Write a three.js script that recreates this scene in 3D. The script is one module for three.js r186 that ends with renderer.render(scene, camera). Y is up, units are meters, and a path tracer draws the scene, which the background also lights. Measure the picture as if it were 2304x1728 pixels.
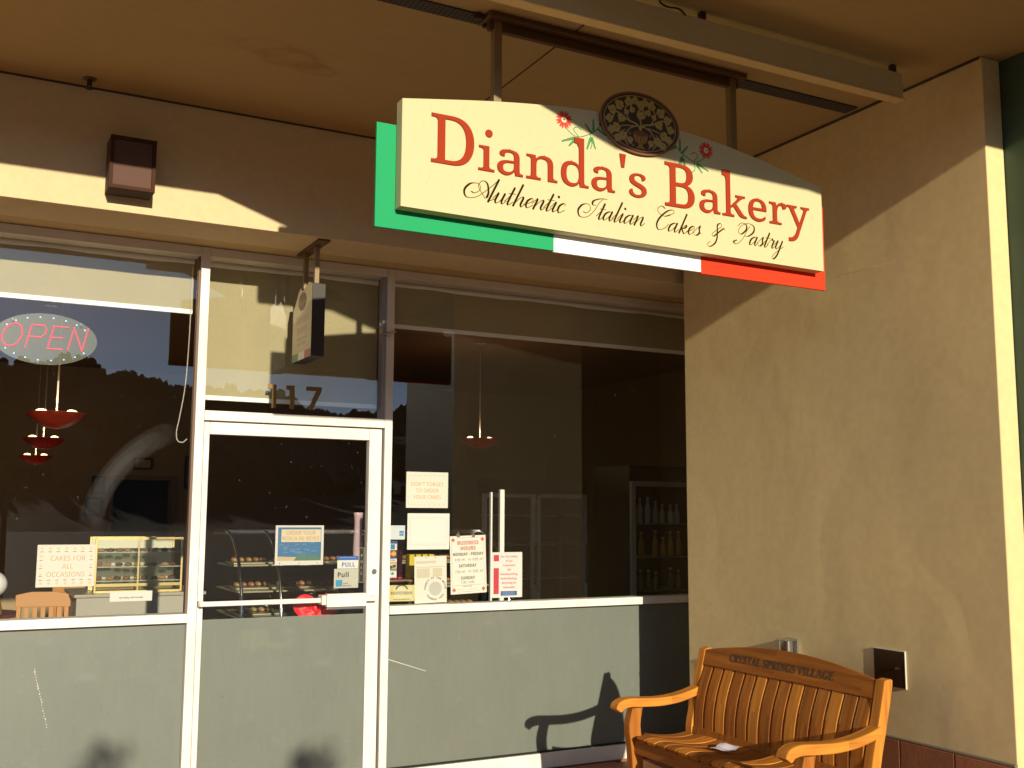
import * as THREE from 'three';
import { mergeGeometries } from 'three/addons/utils/BufferGeometryUtils.js';
import { RoundedBoxGeometry } from 'three/addons/geometries/RoundedBoxGeometry.js';
import { FontLoader } from 'three/addons/loaders/FontLoader.js';

// ---------------------------------------------------------------- camera, sky, sun, exposure
const scene = new THREE.Scene();
const camera = new THREE.PerspectiveCamera(39.74, 4 / 3, 0.05, 2000);
camera.position.set(0, 1.606, 6.16);
{
  const yaw = 0.48385, pitch = 0.12317;
  camera.lookAt(Math.sin(yaw) * Math.cos(pitch), 1.606 + Math.sin(pitch), 6.16 - Math.cos(yaw) * Math.cos(pitch));
  camera.rotateZ(0.0049);
  camera.updateMatrixWorld();
}
const renderer = new THREE.WebGLRenderer({ antialias: true });
renderer.toneMapping = THREE.LinearToneMapping;
renderer.toneMappingExposure = 1.15;
renderer.shadowMap.enabled = true;

const SUN = new THREE.Vector3(-0.095, 0.255, 1).normalize();
{ // clear low-sun sky: pale warm horizon, blue above, brighter round the sun
  const w = 256, h = 128, d = new Float32Array(w * h * 4), v = new THREE.Vector3();
  for (let j = 0; j < h; j++) for (let i = 0; i < w; i++) {
    const th = (i / w - 0.5) * 2 * Math.PI, ph = ((j + 0.5) / h - 0.5) * Math.PI;
    v.set(Math.cos(ph) * Math.cos(th), Math.sin(ph), Math.cos(ph) * Math.sin(th));
    const e = Math.max(0, v.y), k = Math.pow(1 - e, 6.0), g = Math.pow(Math.max(0, v.dot(SUN)), 24);
    const s = v.y < 0 ? 0.25 : 1;
    d.set([s * (0.06 + 1.20 * k + 0.60 * g), s * (0.11 + 1.62 * k + 0.66 * g), s * (0.21 + 2.15 * k + 0.74 * g), 1], (j * w + i) * 4);
  }
  const t = new THREE.DataTexture(d, w, h, THREE.RGBAFormat, THREE.FloatType);
  t.mapping = THREE.EquirectangularReflectionMapping; t.magFilter = t.minFilter = THREE.LinearFilter; t.needsUpdate = true;
  scene.background = t; scene.environment = t;
  scene.backgroundIntensity = 1; scene.environmentIntensity = 1;
}
const sun = new THREE.DirectionalLight(new THREE.Color().setRGB(1, 0.89, 0.68), 5.0);
sun.position.copy(SUN).multiplyScalar(30); sun.target.position.set(1.5, 1.5, 0);
sun.position.add(sun.target.position);
sun.castShadow = true; sun.shadow.mapSize.set(4096, 4096);
Object.assign(sun.shadow.camera, { left: -9, right: 9, top: 9, bottom: -9, near: 0.5, far: 80 });
scene.add(sun, sun.target);

// ---------------------------------------------------------------- small tools
let seed = 20117;
const rnd = () => { seed = (seed * 1664525 + 1013904223) >>> 0; return seed / 4294967296; };
const rr = (a, b) => a + (b - a) * rnd();
function h2(x, y, s) { let n = (Math.imul(x, 374761393) + Math.imul(y, 668265263) + Math.imul(s, 2147483647 ^ 0x5bd1e995)) | 0; n = Math.imul(n ^ (n >>> 13), 1274126177); return ((n ^ (n >>> 16)) >>> 0) / 4294967296; }
function vnoise(x, y, p, s) { // periodic value noise
  const xi = Math.floor(x), yi = Math.floor(y), fx = x - xi, fy = y - yi, m = (a) => ((a % p) + p) % p;
  const u = fx * fx * (3 - 2 * fx), v = fy * fy * (3 - 2 * fy);
  const a = h2(m(xi), m(yi), s), b = h2(m(xi + 1), m(yi), s), c = h2(m(xi), m(yi + 1), s), d = h2(m(xi + 1), m(yi + 1), s);
  return a + (b - a) * u + (c - a) * v + (a - b - c + d) * u * v;
}
function fbm(u, v, p, oct, s) { let r = 0, a = 0.5, t = 0; for (let i = 0; i < oct; i++) { r += a * vnoise(u * p, v * p, p, s + i); t += a; a *= 0.55; p *= 2; } return r / t; }
const lin2s = (c) => Math.round(255 * Math.min(1, Math.max(0, c <= 0.0031308 ? c * 12.92 : 1.055 * Math.pow(c, 1 / 2.4) - 0.055)));
function dataTex(w, h, fn, size, srgb = true, sizeV = size) {
  const d = new Uint8Array(w * h * 4);
  for (let j = 0; j < h; j++) for (let i = 0; i < w; i++) {
    const c = fn(i / w, j / h), o = (j * w + i) * 4;
    for (let k = 0; k < 3; k++) d[o + k] = srgb ? lin2s(c[k]) : Math.round(255 * Math.min(1, Math.max(0, c[k])));
    d[o + 3] = 255;
  }
  const t = new THREE.DataTexture(d, w, h); t.wrapS = t.wrapT = THREE.RepeatWrapping; t.magFilter = THREE.LinearFilter; t.minFilter = THREE.LinearMipmapLinearFilter; t.generateMipmaps = true;
  if (srgb) t.colorSpace = THREE.SRGBColorSpace;
  t.repeat.set(1 / size, 1 / sizeV); t.needsUpdate = true;
  return t;
}
function canvasTex(w, h, draw) {
  const c = document.createElement('canvas'); c.width = w; c.height = h;
  const g = c.getContext('2d'); draw(g, w, h);
  const t = new THREE.CanvasTexture(c); t.colorSpace = THREE.SRGBColorSpace; t.anisotropy = 8;
  return t;
}
const C = (r, g, b) => new THREE.Color().setRGB(r, g, b);
const std = (r, g, b, rough = 0.8, extra = {}) => new THREE.MeshStandardMaterial({ color: C(r, g, b), roughness: rough, ...extra });
const phys = (r, g, b, rough, extra = {}) => new THREE.MeshPhysicalMaterial({ color: C(r, g, b), roughness: rough, ...extra });

// geometry in world metres, uv in metres by the way a face points
function worldUV(g) {
  if (g.index) g = g.toNonIndexed();
  const p = g.attributes.position, n = p.count, uv = new Float32Array(n * 2), a = new THREE.Vector3(), b = new THREE.Vector3(), c = new THREE.Vector3(), e = new THREE.Vector3(), f = new THREE.Vector3();
  for (let i = 0; i < n; i += 3) {
    a.fromBufferAttribute(p, i); b.fromBufferAttribute(p, i + 1); c.fromBufferAttribute(p, i + 2);
    e.subVectors(b, a); f.subVectors(c, a); e.cross(f);
    const x = Math.abs(e.x), y = Math.abs(e.y), z = Math.abs(e.z);
    [a, b, c].forEach((q, k) => { const o = (i + k) * 2; if (x >= y && x >= z) { uv[o] = q.z; uv[o + 1] = q.y; } else if (y >= z) { uv[o] = q.x; uv[o + 1] = q.z; } else { uv[o] = q.x; uv[o + 1] = q.y; } });
  }
  g.setAttribute('uv', new THREE.BufferAttribute(uv, 2));
  return g;
}
function bx(x0, x1, y0, y1, z0, z1, r = 0) {
  const w = x1 - x0, h = y1 - y0, d = z1 - z0;
  const g = r > 0 ? new RoundedBoxGeometry(w, h, d, 2, Math.min(r, w / 2.01, h / 2.01, d / 2.01)) : new THREE.BoxGeometry(w, h, d);
  g.translate((x0 + x1) / 2, (y0 + y1) / 2, (z0 + z1) / 2);
  return worldUV(g);
}
const turned = (g) => { const u = g.attributes.uv; for (let i = 0; i < u.count; i++) u.setXY(i, u.getY(i), u.getX(i)); return g; }; // grain the other way
// closed outline in (x, y), drawn out along z from z0 to z1
function prism(pts, z0, z1, bevel = 0) {
  const s = new THREE.Shape(pts.map((p) => new THREE.Vector2(p[0], p[1])));
  const g = new THREE.ExtrudeGeometry(s, { depth: z1 - z0 - 2 * bevel, bevelEnabled: bevel > 0, bevelSize: bevel, bevelThickness: bevel, bevelOffset: -bevel, bevelSegments: 2, curveSegments: 12 });
  g.translate(0, 0, z0 + bevel);
  return worldUV(g);
}
function tube(pts, r, seg = 24, rad = 8, closed = false) {
  const g = new THREE.TubeGeometry(new THREE.CatmullRomCurve3(pts.map((p) => new THREE.Vector3(...p)), closed), seg, r, rad, closed);
  return g;
}
function rod(a, b, r, rad = 10) {
  const A = new THREE.Vector3(...a), B = new THREE.Vector3(...b), g = new THREE.CylinderGeometry(r, r, A.distanceTo(B), rad);
  g.applyQuaternion(new THREE.Quaternion().setFromUnitVectors(new THREE.Vector3(0, 1, 0), B.clone().sub(A).normalize()));
  g.translate((A.x + B.x) / 2, (A.y + B.y) / 2, (A.z + B.z) / 2);
  return g;
}
function merge(list) {
  return mergeGeometries(list.map((g) => { const q = g.index ? g.toNonIndexed() : g; const r = new THREE.BufferGeometry(); for (const k of ['position', 'normal', 'uv']) r.setAttribute(k, q.attributes[k]); return r; }));
}
const offset = (pts, half) => { // thick band round a polyline in (x, y)
  const L = [], R = [];
  pts.forEach((p, i) => {
    const a = pts[Math.max(0, i - 1)], b = pts[Math.min(pts.length - 1, i + 1)], l = Math.hypot(b[0] - a[0], b[1] - a[1]), nx = -(b[1] - a[1]) / l, ny = (b[0] - a[0]) / l, hh = typeof half === 'function' ? half(i / (pts.length - 1)) : half;
    L.push([p[0] + nx * hh, p[1] + ny * hh]); R.unshift([p[0] - nx * hh, p[1] - ny * hh]);
  });
  return L.concat(R);
};
const smooth = (pts, n = 16) => new THREE.SplineCurve(pts.map((p) => new THREE.Vector2(p[0], p[1]))).getPoints(n).map((v) => [v.x, v.y]);

const used = {};
function numbered(n) { if (!(n in used)) { used[n] = 0; return n; } used[n]++; return n + '_' + String(used[n]).padStart(3, '0'); }
function tag(o, label, category, group, kind) { o.userData.label = label; if (category) o.userData.category = category; if (group) o.userData.group = group; if (kind) o.userData.kind = kind; return o; }
function thing(name, label, category, base = [0, 0, 0], group) { const o = new THREE.Group(); o.name = numbered(name); o.position.set(...base); o.userData.base = base; scene.add(o); return tag(o, label, category, group); }
function part(parent, name, geo, mat) { // geo in world metres
  const b = parent.userData.base || [0, 0, 0]; geo.translate(-b[0], -b[1], -b[2]);
  const m = new THREE.Mesh(geo, mat); m.name = name; m.castShadow = m.receiveShadow = true; m.userData.base = b; parent.add(m);
  return m;
}
function mesh(name, geo, mat, label, category, group) { const m = new THREE.Mesh(geo, mat); m.name = numbered(name); m.castShadow = m.receiveShadow = true; scene.add(m); return tag(m, label, category, group); }
function struct(name, geo, mat, label) { const m = new THREE.Mesh(geo, mat); m.name = numbered(name); m.castShadow = m.receiveShadow = true; scene.add(m); m.userData.kind = 'structure'; if (label) m.userData.label = label; return m; }

// ---------------------------------------------------------------- materials
const stuccoBump = dataTex(512, 512, (u, v) => { const a = fbm(u, v, 32, 4, 5), b = fbm(u, v, 96, 2, 9); const k = 0.55 * a + 0.45 * b; return [k, k, k]; }, 1.1, false);
function stucco(r, g, b, amp = 0.1, s = 1, size = 3.7) {
  const map = dataTex(512, 512, (u, v) => {
    const big = fbm(u, v, 3, 4, s) - 0.5, str = fbm(u * 1, v * 0.12, 24, 3, s + 20) - 0.5, fine = fbm(u, v, 128, 1, s + 3) - 0.5;
    const k = 1 + amp * (1.5 * big + 0.5 * str + 0.7 * fine);
    return [r * k, g * k * (1 - 0.05 * big), b * k * (1 - 0.12 * big)];
  }, size);
  return new THREE.MeshStandardMaterial({ map, roughness: 0.92, bumpMap: stuccoBump, bumpScale: 0.0025 });
}
const M = {};
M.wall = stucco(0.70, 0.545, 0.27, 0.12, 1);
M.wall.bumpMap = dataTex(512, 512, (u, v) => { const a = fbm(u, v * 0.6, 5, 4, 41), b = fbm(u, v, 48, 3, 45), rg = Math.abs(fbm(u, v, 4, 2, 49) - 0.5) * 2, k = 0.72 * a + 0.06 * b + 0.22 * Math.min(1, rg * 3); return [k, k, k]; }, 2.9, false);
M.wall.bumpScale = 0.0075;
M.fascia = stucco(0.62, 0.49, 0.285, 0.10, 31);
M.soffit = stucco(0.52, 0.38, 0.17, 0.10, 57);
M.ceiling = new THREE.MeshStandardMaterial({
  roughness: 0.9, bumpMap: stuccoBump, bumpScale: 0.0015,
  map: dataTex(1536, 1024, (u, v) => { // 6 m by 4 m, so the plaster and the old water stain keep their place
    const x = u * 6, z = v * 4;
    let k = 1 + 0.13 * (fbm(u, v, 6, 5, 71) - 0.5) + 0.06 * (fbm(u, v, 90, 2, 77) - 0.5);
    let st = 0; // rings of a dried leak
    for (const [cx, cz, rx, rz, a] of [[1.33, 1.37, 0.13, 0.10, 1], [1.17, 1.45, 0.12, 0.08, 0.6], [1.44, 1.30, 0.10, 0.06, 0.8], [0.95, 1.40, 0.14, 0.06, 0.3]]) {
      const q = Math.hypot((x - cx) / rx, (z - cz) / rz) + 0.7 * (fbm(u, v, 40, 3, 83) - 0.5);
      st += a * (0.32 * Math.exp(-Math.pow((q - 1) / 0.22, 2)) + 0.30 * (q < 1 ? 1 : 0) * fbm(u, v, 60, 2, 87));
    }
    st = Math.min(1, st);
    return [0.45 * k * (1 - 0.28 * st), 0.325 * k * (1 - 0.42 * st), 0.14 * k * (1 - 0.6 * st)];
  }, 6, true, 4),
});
const dustTex = dataTex(256, 256, (u, v) => { const k = 0.86 + 0.28 * (fbm(u, v, 6, 4, 101) - 0.3); return [k * 0.76, k * 0.725, k * 0.655]; }, 0.9);
M.alu = new THREE.MeshStandardMaterial({ map: dustTex, roughness: 0.5, metalness: 0.05 });
M.steel = std(0.62, 0.62, 0.62, 0.22, { metalness: 1 });
M.darkGap = std(0.015, 0.014, 0.012, 0.9);
M.seam = std(0.07, 0.045, 0.025, 0.9);
M.post = std(0.25, 0.17, 0.08, 0.5);
M.glass = phys(0.97, 0.985, 0.975, 0.0, { transmission: 1, thickness: 0, ior: 1.8 });
M.film = new THREE.MeshPhysicalMaterial({
  roughness: 0.34, transparent: true, opacity: 0.86, clearcoat: 0.25, clearcoatRoughness: 0.12,
  map: dataTex(256, 256, (u, v) => { const sp = h2(Math.floor(u * 256), Math.floor(v * 256), 19), sc = fbm(u, v, 14, 4, 117), k = 1 + 0.15 * (fbm(u, v, 4, 5, 111) - 0.5) + 0.07 * (fbm(u, v * 0.15, 60, 2, 113) - 0.5) + (sp > 0.9988 ? 0.5 : 0) - (sp < 0.0012 ? 0.35 : 0) + (sc > 0.68 ? 0.6 * (sc - 0.68) : 0); return [0.165 * k, 0.183 * k, 0.155 * k]; }, 1.3),
});
M.doorFilm = M.film.clone(); M.doorFilm.opacity = 0.72; M.doorFilm.color = C(1.15, 1.15, 1.15);
// dust and dried wipe marks on the panes: matter on the glass, thin enough to see through
function dust(w, h, sd, arcs) {
  const t = canvasTex(w, h, (g) => {
    for (const [cx, cy, R, a0, a1, lw, al] of arcs) for (let i = 0; i < 9; i++) { g.strokeStyle = `rgba(255,248,225,${al / 4})`; g.lineCap = 'round'; g.lineWidth = lw * (1 - i * 0.1); g.beginPath(); g.arc(cx * w + rr(-3, 3), cy * h + rr(-3, 3), R * w + rr(-4, 4), a0 + i * 0.05, a1 - i * 0.05); g.stroke(); }
    for (let i = 0; i < 110; i++) { g.fillStyle = `rgba(255,250,235,${0.03 + 0.14 * rnd() * rnd()})`; const q = 0.4 + 1.1 * rnd() * rnd(); g.beginPath(); g.ellipse(rnd() * w, rnd() * h, q, q * (1 + rnd() * 1.5), 0, 0, 7); g.fill(); }
  });
  return new THREE.MeshStandardMaterial({ map: t, transparent: true, roughness: 1, side: THREE.DoubleSide });
}
M.shade = new THREE.MeshStandardMaterial({ roughness: 0.95, side: THREE.DoubleSide, map: dataTex(256, 256, (u, v) => { const k = 0.94 + 0.12 * vnoise(u * 128, v * 128, 128, 3) + 0.1 * (fbm(u, v, 3, 3, 8) - 0.5); return [0.355 * k, 0.31 * k, 0.18 * k]; }, 0.5) });
M.scratch = std(0.52, 0.5, 0.42, 0.7);
M.bar = std(0.88, 0.86, 0.82, 0.5);
M.bronze = std(0.06, 0.035, 0.018, 0.5, { metalness: 0.3 });
M.brownSteel = std(0.12, 0.06, 0.022, 0.55, { metalness: 0.2 });
function wood(r, g, b, s, size = 0.6) {
  return new THREE.MeshPhysicalMaterial({
    roughness: 0.7, specularIntensity: 0.35, map: dataTex(256, 512, (u, v) => {
      const w = fbm(u, v * 0.08, 24, 4, s), ring = 0.5 + 0.5 * Math.sin((u * 9 + 3.2 * fbm(u, v * 0.12, 5, 3, s + 7)) * 6.283), f = fbm(u, v * 0.04, 110, 2, s + 4);
      const k = 0.58 + 0.5 * w + 0.14 * ring + 0.34 * (f - 0.5);
      return [r * k, g * k * (0.96 + 0.08 * ring), b * k];
    }, size),
  });
}
M.teak = wood(0.58, 0.225, 0.032, 3);  // lighter copy: sunlight on the arms and posts is put into this colour
M.teak2 = wood(0.34, 0.115, 0.018, 8);  // darker copy of the same teak, shade of the bench back painted in
M.teak3 = wood(0.39, 0.136, 0.021, 14);  // second darkened copy, dimness of the back slats painted into the tone
const terra = (k, s) => new THREE.MeshStandardMaterial({ roughness: 0.6, map: dataTex(128, 128, (u, v) => { const q = k * (0.85 + 0.32 * fbm(u, v, 6, 4, s)); return [0.30 * q, 0.115 * q, 0.05 * q]; }, 0.37), bumpMap: stuccoBump, bumpScale: 0.001 });
M.tiles = [terra(1, 201), terra(0.88, 207), terra(1.1, 213)];
M.grout = std(0.20, 0.15, 0.10, 0.95);
M.asphalt = new THREE.MeshStandardMaterial({ roughness: 0.95, map: dataTex(512, 512, (u, v) => { const k = 0.8 + 0.5 * fbm(u, v, 8, 5, 301) * (0.7 + 0.6 * h2(Math.floor(u * 512), Math.floor(v * 512), 7)); return [0.062 * k, 0.058 * k, 0.052 * k]; }, 6) });
M.concrete = stucco(0.36, 0.30, 0.23, 0.2, 320, 2.4);

// ---------------------------------------------------------------- ground
struct('ground', worldUV(new THREE.PlaneGeometry(900, 900).rotateX(-Math.PI / 2).translate(0, -0.13, 150)), M.asphalt, 'dark asphalt of the parking lot');
const walk = struct('sidewalk', bx(-12, 14, -0.128, -0.012, 0.04, 5.4), M.tiles[1], 'terracotta tiled sidewalk in front of the shop');
struct('kerb', bx(-12, 14, -0.129, -0.004, 5.4, 5.56, 0.02), M.concrete, 'concrete kerb along the sidewalk');
walk.userData.base = [0, 0, 0];
for (let i = 0; i < 9; i++) for (let j = 0; j < 9; j++) { // floor tiles near the bench
  const x = 1.55 + i * 0.305, z = 0.05 + j * 0.305;
  if (x + 0.297 > 4.17) continue;
  part(walk, 'tile', bx(x, x + 0.297, -0.011, rr(-0.0005, 0.0008), z, z + 0.297, 0.003), M.tiles[(i * 5 + j * 3 + (i * j) % 2) % 3]);
}

// ---------------------------------------------------------------- canopy, fascia, building shell
{
  const s = new THREE.Shape([[-9, 0.3], [12, 0.3], [12, 4.70], [3.80, 4.68], [3.47, 4.50], [2.34, 4.42], [0.994, 2.38], [-9, 2.38]].map((p) => new THREE.Vector2(...p)));
  const g = new THREE.ExtrudeGeometry(s, { depth: 0.34, bevelEnabled: false });
  g.rotateX(Math.PI / 2); g.translate(0, 4.11, 0);
  const cn = thing('walkway_canopy', 'flat plastered canopy ceiling over the sidewalk with a brown water stain', 'canopy', [2, 3.77, 1.5]);
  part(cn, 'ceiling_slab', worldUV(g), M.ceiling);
  part(cn, 'vent_strip', bx(-6, 4.14, 3.762, 3.771, 2.125, 2.212), new THREE.MeshStandardMaterial({
    roughness: 0.8, map: dataTex(64, 64, (u, v) => { const q = Math.hypot((u * 4) % 1 - 0.5, (v * 4) % 1 - 0.5) < 0.3 ? 0.012 : 0.075; return [q, q * 0.85, q * 0.75]; }, 0.09) }));
  part(cn, 'corner_bead', bx(4.170, 4.1785, 3.758, 3.7692, 0.63, 2.94), M.seam);
  part(cn, 'corner_bead', bx(-6, 4.16, 3.760, 3.7692, 0.5465, 0.551), M.seam);
  part(cn, 'control_joint', bx(2.3585, 2.3635, 3.766, 3.7715, 0.56, 2.66), M.seam);
}
{
  const b = thing('shop_facade', 'tan plastered bulkhead above the shop windows with a flat soffit', 'building', [2, 0, 0]);
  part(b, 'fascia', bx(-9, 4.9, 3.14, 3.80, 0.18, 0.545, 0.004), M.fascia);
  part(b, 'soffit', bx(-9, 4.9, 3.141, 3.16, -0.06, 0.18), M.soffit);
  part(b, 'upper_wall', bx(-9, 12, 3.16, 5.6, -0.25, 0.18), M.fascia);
  part(b, 'left_pier', bx(-9, -1.25, 0, 3.14, -0.2, 0.05), M.wall);
  part(b, 'return_wall', bx(4.9, 5.1, 0, 3.77, -0.2, 0.62), M.wall);
}
const wing = thing('wing_wall', 'tan stucco wing wall behind the bench with terracotta tile base', 'wall', [4.24, 0, 1.8]);
part(wing, 'wall_face', bx(4.18, 4.305, 0, 3.769, 0.62, 2.95, 0.006), M.wall);
part(wing, 'grout_bed', bx(4.168, 4.181, 0, 0.526, 0.63, 2.95), M.grout);
for (let j = 0; j < 8; j++) for (let i = 0; i < 2; i++) {
  const z1 = 2.953 - j * 0.3215, z0 = Math.max(0.628, z1 - 0.316);
  if (z1 - z0 < 0.03) continue;
  part(wing, 'base_tile', bx(4.158 + rr(0, 0.0015), 4.176, i * 0.266, i * 0.266 + 0.262, z0, z1, 0.004), M.tiles[(i * 2 + j * 7) % 3]);
}
part(wing, 'base_cap', bx(4.160, 4.181, 0.529, 0.541, 0.625, 2.952, 0.004), M.grout);
{
  const n = thing('neighbour_wall', 'dark green painted panel beyond the end of the wing wall', 'wall', [4.34, 0, 3.7]);
  part(n, 'panel', bx(4.309, 4.36, 0, 3.768, 2.9, 4.45, 0.004), new THREE.MeshStandardMaterial({ roughness: 0.6, map: dataTex(128, 128, (u, v) => { const k = 0.85 + 0.3 * fbm(u, v, 5, 4, 401); return [0.045 * k, 0.085 * k, 0.055 * k]; }, 1) }));
  const f = thing('neighbour_front', 'tan plaster front of the neighbouring shop behind the wing wall', 'building', [7, 0, 0.6]);
  part(f, 'wall', bx(5.1, 12, 0, 3.77, 0.35, 0.62), M.wall);
  part(f, 'wall', bx(4.306, 5.1, 0, 3.769, 0.621, 0.75), M.wall);
}

// ---------------------------------------------------------------- shop front
const FZ = 0.03, BZ = -0.085, GZ = -0.02;
function pane(parent, name, x0, x1, y0, y1, z, mat) { const g = new THREE.PlaneGeometry(x1 - x0, y1 - y0); g.translate((x0 + x1) / 2, (y0 + y1) / 2, z); return part(parent, name, worldUV(g), mat); }
function dustSheet(parent, x0, x1, y0, y1, z, mat) { const g = new THREE.PlaneGeometry(x1 - x0, y1 - y0); g.translate((x0 + x1) / 2, (y0 + y1) / 2, z); return part(parent, 'dust_film', g, mat); }
const TOP = 3.138, HB = 3.085, S1 = 1.058, S0 = 1.009;
{ // left fixed window
  const w = thing('display_window', 'large fixed shop window with an oval OPEN sign hung behind it', 'window', [0, 0, 0], 'aluminium framed shop windows');
  part(w, 'mullion', bx(1.201, 1.251, 0.002, TOP, BZ, FZ, 0.003), M.alu);
  part(w, 'mullion', bx(-1.25, -1.20, 0.002, TOP, BZ, FZ, 0.003), M.alu);
  part(w, 'head_rail', bx(-1.199, 1.2, HB, TOP, BZ, FZ - 0.003, 0.003), M.alu);
  part(w, 'sill_rail', bx(-1.199, 1.2, S0, S1, BZ, FZ + 0.006, 0.003), M.alu);
  part(w, 'base_rail', bx(-1.199, 1.2, 0.002, 0.1, BZ, FZ - 0.003, 0.003), M.alu);
  part(w, 'glazing_gasket', bx(1.192, 1.2005, S1, HB, GZ - 0.03, GZ + 0.022), std(0.16, 0.09, 0.06, 0.7));
  pane(w, 'glass_pane', -1.2, 1.2, S1, HB, GZ, M.glass);
  dustSheet(w, -1.2, 1.2, S1, HB, GZ + 0.0015, dust(900, 760, 1, [[1.05, 0.80, 0.27, 3.3, 4.3, 46, 0.022]]));
  part(w, 'frosted_panel', bx(-1.199, 1.2, 0.1, S0, GZ - 0.006, GZ), M.film);
  { const L = []; for (let i = 0; i < 22; i++) { const t = i / 21, y = 0.80 - 0.30 * t, x = 0.445 + 0.075 * t + rr(-0.002, 0.002), q = rr(0.0012, 0.003); L.push(bx(x - q, x + q, y - q * 2, y + q * 2, GZ + 0.0002, GZ + 0.001)); } part(w, 'scratch', merge(L), M.scratch).userData.kind = 'stuff'; }
}
{ // transom over the door
  const w = thing('transom_window', 'square transom window over the door with gold house numbers', 'window', [1.8, 0, 0]);
  part(w, 'mullion', bx(2.342, 2.391, 0.002, TOP, BZ, FZ, 0.003), M.alu);
  part(w, 'head_rail', bx(1.252, 2.341, HB, TOP, BZ, FZ - 0.003, 0.003), M.alu);
  part(w, 'door_header', bx(1.252, 2.341, 2.136, 2.192, BZ, FZ - 0.002, 0.003), M.alu);
  part(w, 'glazing_stop', bx(2.318, 2.3415, 2.192, HB, GZ - 0.03, FZ - 0.014), std(0.30, 0.29, 0.31, 0.5));
  pane(w, 'glass_pane', 1.251, 2.342, 2.192, HB, GZ, M.glass);
  dustSheet(w, 1.252, 2.317, 2.193, HB, GZ + 0.0015, dust(420, 350, 2, []));
  part(w, 'sprung_catch', merge([rod([2.30, 2.712, 0.02], [2.335, 2.722, 0.05], 0.007), rod([2.335, 2.722, 0.05], [2.39, 2.738, 0.055], 0.006), new THREE.SphereGeometry(0.013, 10, 8).translate(2.345, 2.715, 0.052)]), M.steel);
}
{ // right fixed window, running on behind the wing wall
  const w = thing('display_window', 'wide fixed shop window full of taped notices beside the door', 'window', [3.6, 0, 0], 'aluminium framed shop windows');
  part(w, 'head_rail', bx(2.392, 4.9, HB, TOP, BZ, FZ - 0.003, 0.003), M.alu);
  part(w, 'sill_rail', bx(2.392, 4.9, S0, S1, BZ, FZ + 0.006, 0.003), M.alu);
  part(w, 'base_rail', bx(2.392, 4.9, 0.002, 0.096, BZ, FZ - 0.003, 0.003), M.alu);
  part(w, 'base_gap', bx(2.392, 4.9, 0.096, 0.103, BZ, FZ - 0.02), M.darkGap);
  pane(w, 'glass_pane', 2.391, 4.9, S1, HB, GZ, M.glass);
  dustSheet(w, 2.392, 4.899, S1, HB, GZ + 0.0015, dust(900, 730, 3, []));
  part(w, 'frosted_panel', bx(2.392, 4.9, 0.103, S0, GZ - 0.006, GZ), M.film);
  part(w, 'scratch', prism([[2.392, 0.741], [2.392, 0.746], [2.66, 0.655], [2.66, 0.652]], GZ + 0.0002, GZ + 0.001), M.scratch);
}
{ // the door
  const d = thing('glass_door', 'aluminium framed glass door with a push bar and frosted lower half', 'door', [1.8, 0, 0]);
  const x0 = 1.256, x1 = 2.336, z0 = -0.045, z1 = 0.012;
  part(d, 'stile', bx(x0, 1.288, 0.01, 2.128, z0, z1, 0.004), M.alu);
  part(d, 'stile', bx(2.25, x1 - 0.006, 0.01, 2.128, z0, z1, 0.004), M.alu);
  part(d, 'top_rail', bx(1.2885, 2.2495, 2.058, 2.128, z0, z1 - 0.001, 0.004), M.alu);
  part(d, 'bottom_rail', bx(1.2885, 2.2495, 0.01, 0.12, z0, z1 - 0.001, 0.004), M.alu);
  pane(d, 'glass_pane', 1.288, 2.25, 1.018, 2.058, -0.016, M.glass);
  dustSheet(d, 1.289, 2.249, 1.019, 2.057, -0.0145, dust(420, 450, 4, []));
  part(d, 'frosted_panel', bx(1.288, 2.25, 0.12, 1.018, -0.019, -0.014), M.doorFilm);
  const bar = part(d, 'push_bar', bx(1.258, 2.30, 1.096, 1.124, 0.055, 0.078, 0.006), M.alu);
  part(bar, 'end_bracket', bx(1.256, 1.284, 1.094, 1.126, 0.012, 0.056, 0.004), M.alu);
  part(bar, 'end_bracket', bx(2.272, 2.30, 1.094, 1.126, 0.012, 0.056, 0.004), M.alu);
  const ex = part(d, 'push_paddle', bx(1.972, 2.215, 1.072, 1.148, 0.0785, 0.115, 0.005), M.alu);
  part(ex, 'paddle_arm', bx(1.945, 1.9718, 1.085, 1.14, 0.03, 0.105, 0.004), M.alu);
  part(ex, 'paddle_lip', bx(1.975, 2.212, 1.058, 1.0705, 0.082, 0.118, 0.003), M.steel);
  part(d, 'lock_cylinder', rod([2.293, 1.267, 0.01], [2.293, 1.267, 0.024], 0.016, 20), M.steel);
  part(d, 'hinge_gap', bx(2.3305, 2.3415, 0.01, 2.13, -0.04, -0.03), M.darkGap);
}
// gold house number on the transom glass
{
  const gold = std(0.22, 0.125, 0.03, 0.6, { metalness: 0.3 });
  const t = thing('house_number', 'gold metal number 117 fixed to the transom glass', 'number', [1.8, 2.3, 0]);
  const one = (x) => merge([bx(x - 0.012, x + 0.012, 2.228, 2.368, -0.015, -0.006), bx(x - 0.034, x - 0.012, 2.342, 2.368, -0.015, -0.006)]);
  part(t, 'numeral', one(1.657), gold); part(t, 'numeral', one(1.767), gold);
  part(t, 'numeral', prism([[1.866, 2.228], [1.892, 2.228], [1.945, 2.345], [1.945, 2.368], [1.855, 2.368], [1.855, 2.345], [1.918, 2.345]], -0.015, -0.006), gold);
}
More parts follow.
